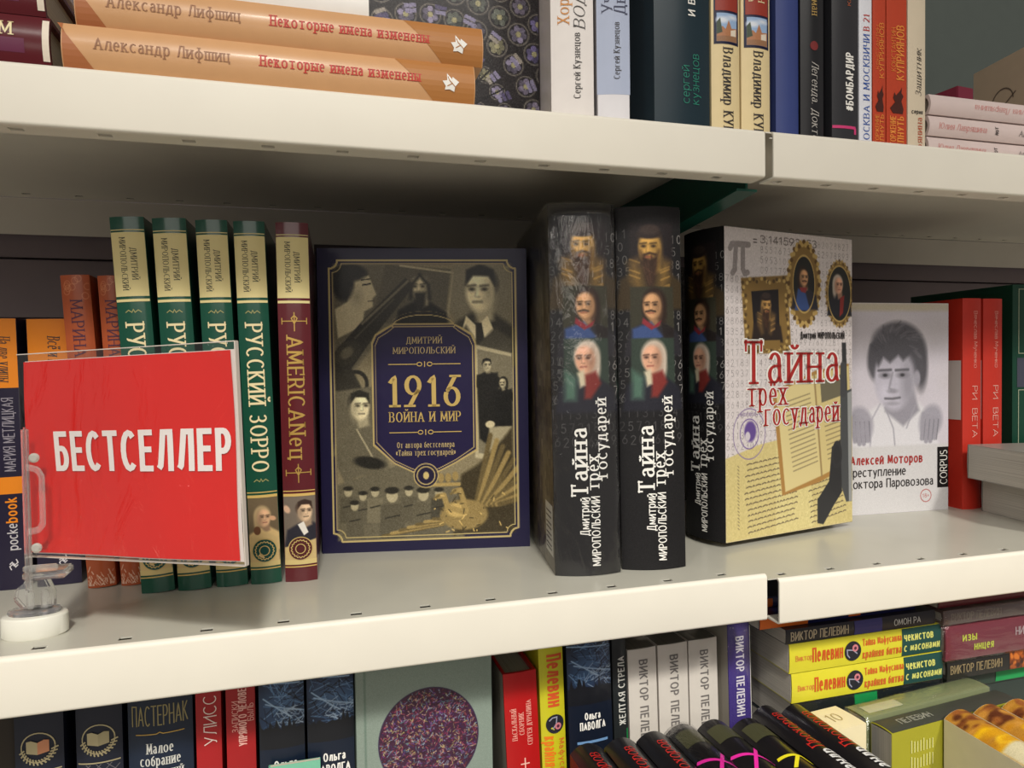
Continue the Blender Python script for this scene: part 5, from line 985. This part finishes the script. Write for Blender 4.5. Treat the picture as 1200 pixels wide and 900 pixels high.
# ------------------------------------------------------------------ right hand stacks of lying books
PG = (196, 190, 176)
def lying(lb, xl, xr, y, z, t, col, gp=None, rz=0, flip=False, **k):
    b = Book(k.pop('nm', 'hardcover_book'), lb, t, k.pop('w', .135), xr-xl, col, group=gp, pages=k.pop('pages', PG), bulge=k.pop('bulge', .0008), hard=k.pop('hard', False), **k); b.lie(xr, y, z, rz, flip); return b
z = -.1690
b = lying('black lying book with green patch at the foot of the left stack', .0520, .2040, .048, -.1690, .0235, (30, 34, 38), 'lying books in the left lower stack', 2.0)
z = -.1450
b = lying('film wrapped black lying book with upside-down white title', .0530, .2060, .044, -.1452, .0232, (26, 32, 36), None, 0, True)
patch(b.o, 'green_patch', b.spine, -.010, .062, .010, .085, M_((22, 138, 74)), .0003); spine_text(b, 'ЖЕЛТАЯ СТРЕЛА', .028, .0060, WHITE, .046, 'bold', 90, .0045); spine_text(b, 'ПЕЛЕВИН', .115, .0060, M_((110, 112, 100)), .040, 'bold', 90, .003, name='author_lettering'); shrink(b, 'shrink_wrap', 30, 1, fac=.05)
for i, (z, lb) in enumerate(((-.1210, 'lower of two yellow lying books with dark emblem and green end'), (-.0965, 'upper of two yellow lying books with dark emblem and green end'))):
    b = lying(lb, .0505-.002*i, .2035-.002*i, .040, z, .0238, (208, 200, 52), 'yellow lying books with round dark emblem')
    L = b.h; V = lambda x: L-x
    patch(b.o, 'green_end', b.spine, -b.t/2+.0003, .0002, b.t/2-.0003, .0415, M_((30, 70, 66)), .0003, 8)
    spine_text(b, 'Виктор', V(.0135), .0042, M_((206, 120, 60)), .016, 'sans', -90, 0, name='author_lettering'); spine_text(b, 'Пелевин', V(.0365), .0105, M_((196, 80, 34)), .030, 'bold', -90, .0010, name='author_lettering')
    emblem(b, b.spine, -.0005, V(.0610), .0082); R2 = M_((200, 96, 44))
    spine_text(b, 'Тайна Мафусаила', V(.0910), .0052, R2, .040, 'bold', -90, .0052); spine_text(b, 'крайняя битва', V(.0910), .0062, R2, .040, 'bold', -90, -.0048)
    YG = M_((206, 206, 110)); spine_text(b, 'чекистов', V(.1290), .0062, YG, .031, 'bold', -90, .0045); spine_text(b, 'с масонами', V(.1325), .0062, YG, .038, 'bold', -90, -.0045)
b = lying('black and blue lying book with beige author lettering on the yellow pair', .0455, .1955, .040, -.0723, .0118, (40, 38, 46), 'lying books in the left lower stack')
L = b.h; patch(b.o, 'blue_panel', b.spine, -.0057, L-.094, .0057, L-.066, M_((60, 58, 120)), .0003, 4); spine_text(b, 'ВИКТОР ПЕЛЕВИН', L-.032, .0066, M_((190, 176, 150)), .056, 'sans', -90, 0, name='author_lettering'); spine_text(b, 'ОМОН РА', L-.120, .0050, M_((206, 206, 206)), .028, 'sans', -90, .000)
b = lying('navy lying book with orange ends near the shelf joint', .0250, .1800, .046, -.0603, .0110, (30, 32, 76), 'lying books in the left lower stack')
L = b.h; patch(b.o, 'orange_end', b.spine, -.0053, L-.046, .0053, L-.0002, M_((216, 104, 34)), .0003, 4); patch(b.o, 'orange_square', b.spine, -.004, L-.098, .0053, L-.086, M_((216, 104, 34)), .0003, 4)
b = lying('navy and orange lying book right under the middle shelf joint', .0150, .1700, .062, -.0491, .0085, (44, 48, 92), 'lying books in the left lower stack')
L = b.h; patch(b.o, 'orange_end', b.spine, -.004, L-.034, .003, L-.0002, M_((216, 104, 34)), .0003, 4)

b = lying('green and grey lying book at the foot of the right stack', .2120, .355, .052, -.1690, .0300, (50, 60, 56), 'lying books in the right lower stack')
b = lying('green lying book below the black and amber one', .2100, .3500, .050, -.1388, .0160, (40, 60, 50), 'lying books in the right lower stack'); patch(b.o, 'green_patch', b.spine, -.007, .02, .007, .075, M_((26, 150, 80)), .0003)
b = lying('black lying book with dim gold lettering and an amber picture', .2065, .3465, .038, -.1225, .0170, (38, 36, 34), 'lying books in the right lower stack', hard=True)
L = b.h; spine_text(b, 'ВИКТОР ПЕЛЕВИН', L-.032, .0068, M_((140, 124, 92)), .058, 'sans', -90, 0, name='author_lettering')
k = Paint(17, 34, 2.5, (120, 60, 26)); r = random.Random(3)
for i in range(60): k.ell(r.uniform(0, 17), r.uniform(0, 34), r.uniform(1, 3), r.uniform(1, 3), r.choice([(196, 110, 44), (90, 40, 20), (160, 80, 30), (60, 34, 26)]), 1.4)
k.apply(b.o, 'amber_picture', b.spine, -.0082, L-.104, .0082, L-.070)
b = lying('thick maroon film wrapped lying book with yellow-green lettering', .2025, .3475, .036, -.1050, .0300, (112, 40, 56), 'lying books in the right lower stack', hard=True)
L = b.h; LG = M_((190, 200, 60)); spine_text(b, 'изы', L-.026, .0065, LG, .016, 'bold', -90, .0045); spine_text(b, 'ннцея', L-.042, .0065, LG, .022, 'bold', -90, -.0045); spine_text(b, 'ПЕЛЕВИН', L-.095, .0066, M_((176, 160, 164)), .034, 'sans', 90, .003); shrink(b, 'shrink_wrap', 30, 1, fac=.05)
b = lying('grey-brown lying book with faint author lettering on the maroon one', .2000, .3450, .036, -.0735, .0125, (86, 66, 66), 'lying books in the right lower stack', hard=True)
spine_text(b, 'ВИКТОР ПЕЛЕВИН', b.h-.036, .0062, M_((120, 104, 94)), .056, 'sans', -90, 0, name='author_lettering'); shrink(b, 'shrink_wrap', 30, 1, fac=.04)
b = lying('dark red lying book at the top of the right stack', .1990, .3440, .040, -.0600, .0100, (96, 28, 34), 'lying books in the right lower stack')
bs = MB().box(.052, .204, .05, .18, LZ, -.1695).build('riser_block', mat((90, 86, 80), .6), None, .001); tag(bs, 'block under the left lower stack, hidden behind the black books', 'block')
bs = MB().box(.212, .352, .05, .18, LZ, -.1695).build('riser_block', mat((90, 86, 80), .6), None, .001); tag(bs, 'block under the right lower stack, hidden behind other books', 'block')

# front row, right: books on their fore-edge, spine up, running along the shelf
def spine_up_x(lb, xl, yb, h, t, w, ztop, col, gp=None, rz=5, **k):
    b = Book('hardcover_book', lb, t, w, h, col, group=gp, pages=(150, 146, 138), **k)
    # spine up, head to the left: z->-x, y->-z, front cover (+x) -> viewer (-y)
    R = Matrix(((0, 0, -1, 0), (-1, 0, 0, 0), (0, -1, 0, 0), (0, 0, 0, 1)))
    if R.to_3x3().determinant() < 0: R = Matrix(((0, 0, -1, 0), (1, 0, 0, 0), (0, -1, 0, 0), (0, 0, 0, 1)))
    b.o.matrix_world = Matrix.Translation((xl, yb, ztop))@Matrix.Rotation(math.radians(rz), 4, 'Z')@Matrix.Translation((h, -t/2, 0))@R; return b
b = spine_up_x('back one of two grey-lime film wrapped books lying spine up', .0930, .0290, .14, .0200, .160, -.1250, (124, 132, 96), 'grey-lime books lying spine up', hard=False, bulge=.001); 
patch(b.o, 'pale_text', b.spine, -.006, .095, .004, .132, M_((176, 178, 150)), .0003); shrink(b, 'shrink_wrap', 30, 1, fac=.05)
b = spine_up_x('front one of two grey-lime books, cover lines facing out', .0975, .0068, .14, .0190, .158, -.1270, (156, 152, 44), 'grey-lime books lying spine up', hard=False, bulge=.001)
patch(b.o, 'dark_spine', b.spine, -.0094, .0002, .0094, .139, M_((60, 62, 56)), .0003); spine_text(b, 'ПЕЛЕВИН', .105, .006, M_((150, 150, 140)), .034, 'sans', -90, 0, name='author_lettering')
for s_ in ('b.front', 'b.back'):
    sf = eval(s_)
    r = random.Random(2)
    wL = [[(.006+.0032*i if 0 else 0, 0)] for i in range(1)]
for b_side, sf in (('front', b.front), ('back', b.back)):
    r = random.Random(2); L = []
    for i in range(8):
        for j in range(9):
            d = .014+.0125*j
            uu = d if b_side == 'front' else b.w-d; zz = .120-.0032*i*1.0
            L.append([(uu-.0045, zz), (uu+.0045*r.uniform(.3, 1), zz)])
    ribbon(b.o, 'cover_text_lines', sf, L, .0011, M_((206, 204, 130)), .0004)
b = spine_up_x('small cream book top with a faint number ten', .0560, .0290, .0300, .0300, .158, -.1240, (226, 214, 176), None, hard=False, bulge=.0005); letter(b.o, 'number_lettering', b.spine, '10', 0, .017, .010, M_((170, 150, 100)), -90, .012, 'thin')
# honey coloured books
def honey(i, lb):
    t = .0270; b = Book('hardcover_book', lb, t, .160, .0900, (232, 222, 194), group='honey coloured books lying spine up', bulge=.006, pages=(214, 204, 176))
    k = Paint(27, 90, 2.2, (176, 124, 44)); r = random.Random(20+i)
    for _ in range(26): k.ell(r.uniform(0, 27), r.uniform(0, 30), r.uniform(2, 6), r.uniform(1.5, 4), r.choice([(120, 66, 34), (92, 48, 28), (196, 140, 60), (150, 90, 44)]), 2.5)
    for _ in range(20): k.ell(r.uniform(0, 27), r.uniform(26, 52), r.uniform(3, 8), r.uniform(2, 4), r.choice([(226, 176, 20), (206, 150, 24), (236, 196, 50), (186, 128, 30)]), 3)
    k.poly([(0, 50), (27, 46), (27, 90), (0, 90)], (206, 196, 160), 3); k.poly([(0, 74), (27, 72), (27, 90), (0, 90)], (150, 150, 70), 3); k.grain(6)
    k.apply(b.o, 'spine_print', b.spine, -t/2+.0001, .0003, t/2-.0001, .0897)
    ribbon(b.o, 'side_text', b.back, [[(.03, .078), (.11, .078)]], .0012, M_((176, 164, 140)), .0004)
    b.o.matrix_world = Matrix.Translation((.1455+.029*i+t/2, -.1000, LZ+.160))@Matrix.Rotation(math.radians(-4), 4, 'Z')@Matrix.Rotation(math.radians(-90), 4, 'X')
    return b
for i, lb in enumerate(('leftmost honey coloured book lying spine up, cream side showing', 'second honey coloured book lying spine up from the left', 'third honey coloured book lying spine up near the right edge', 'rightmost honey coloured book lying spine up at the frame edge')): honey(i, lb)
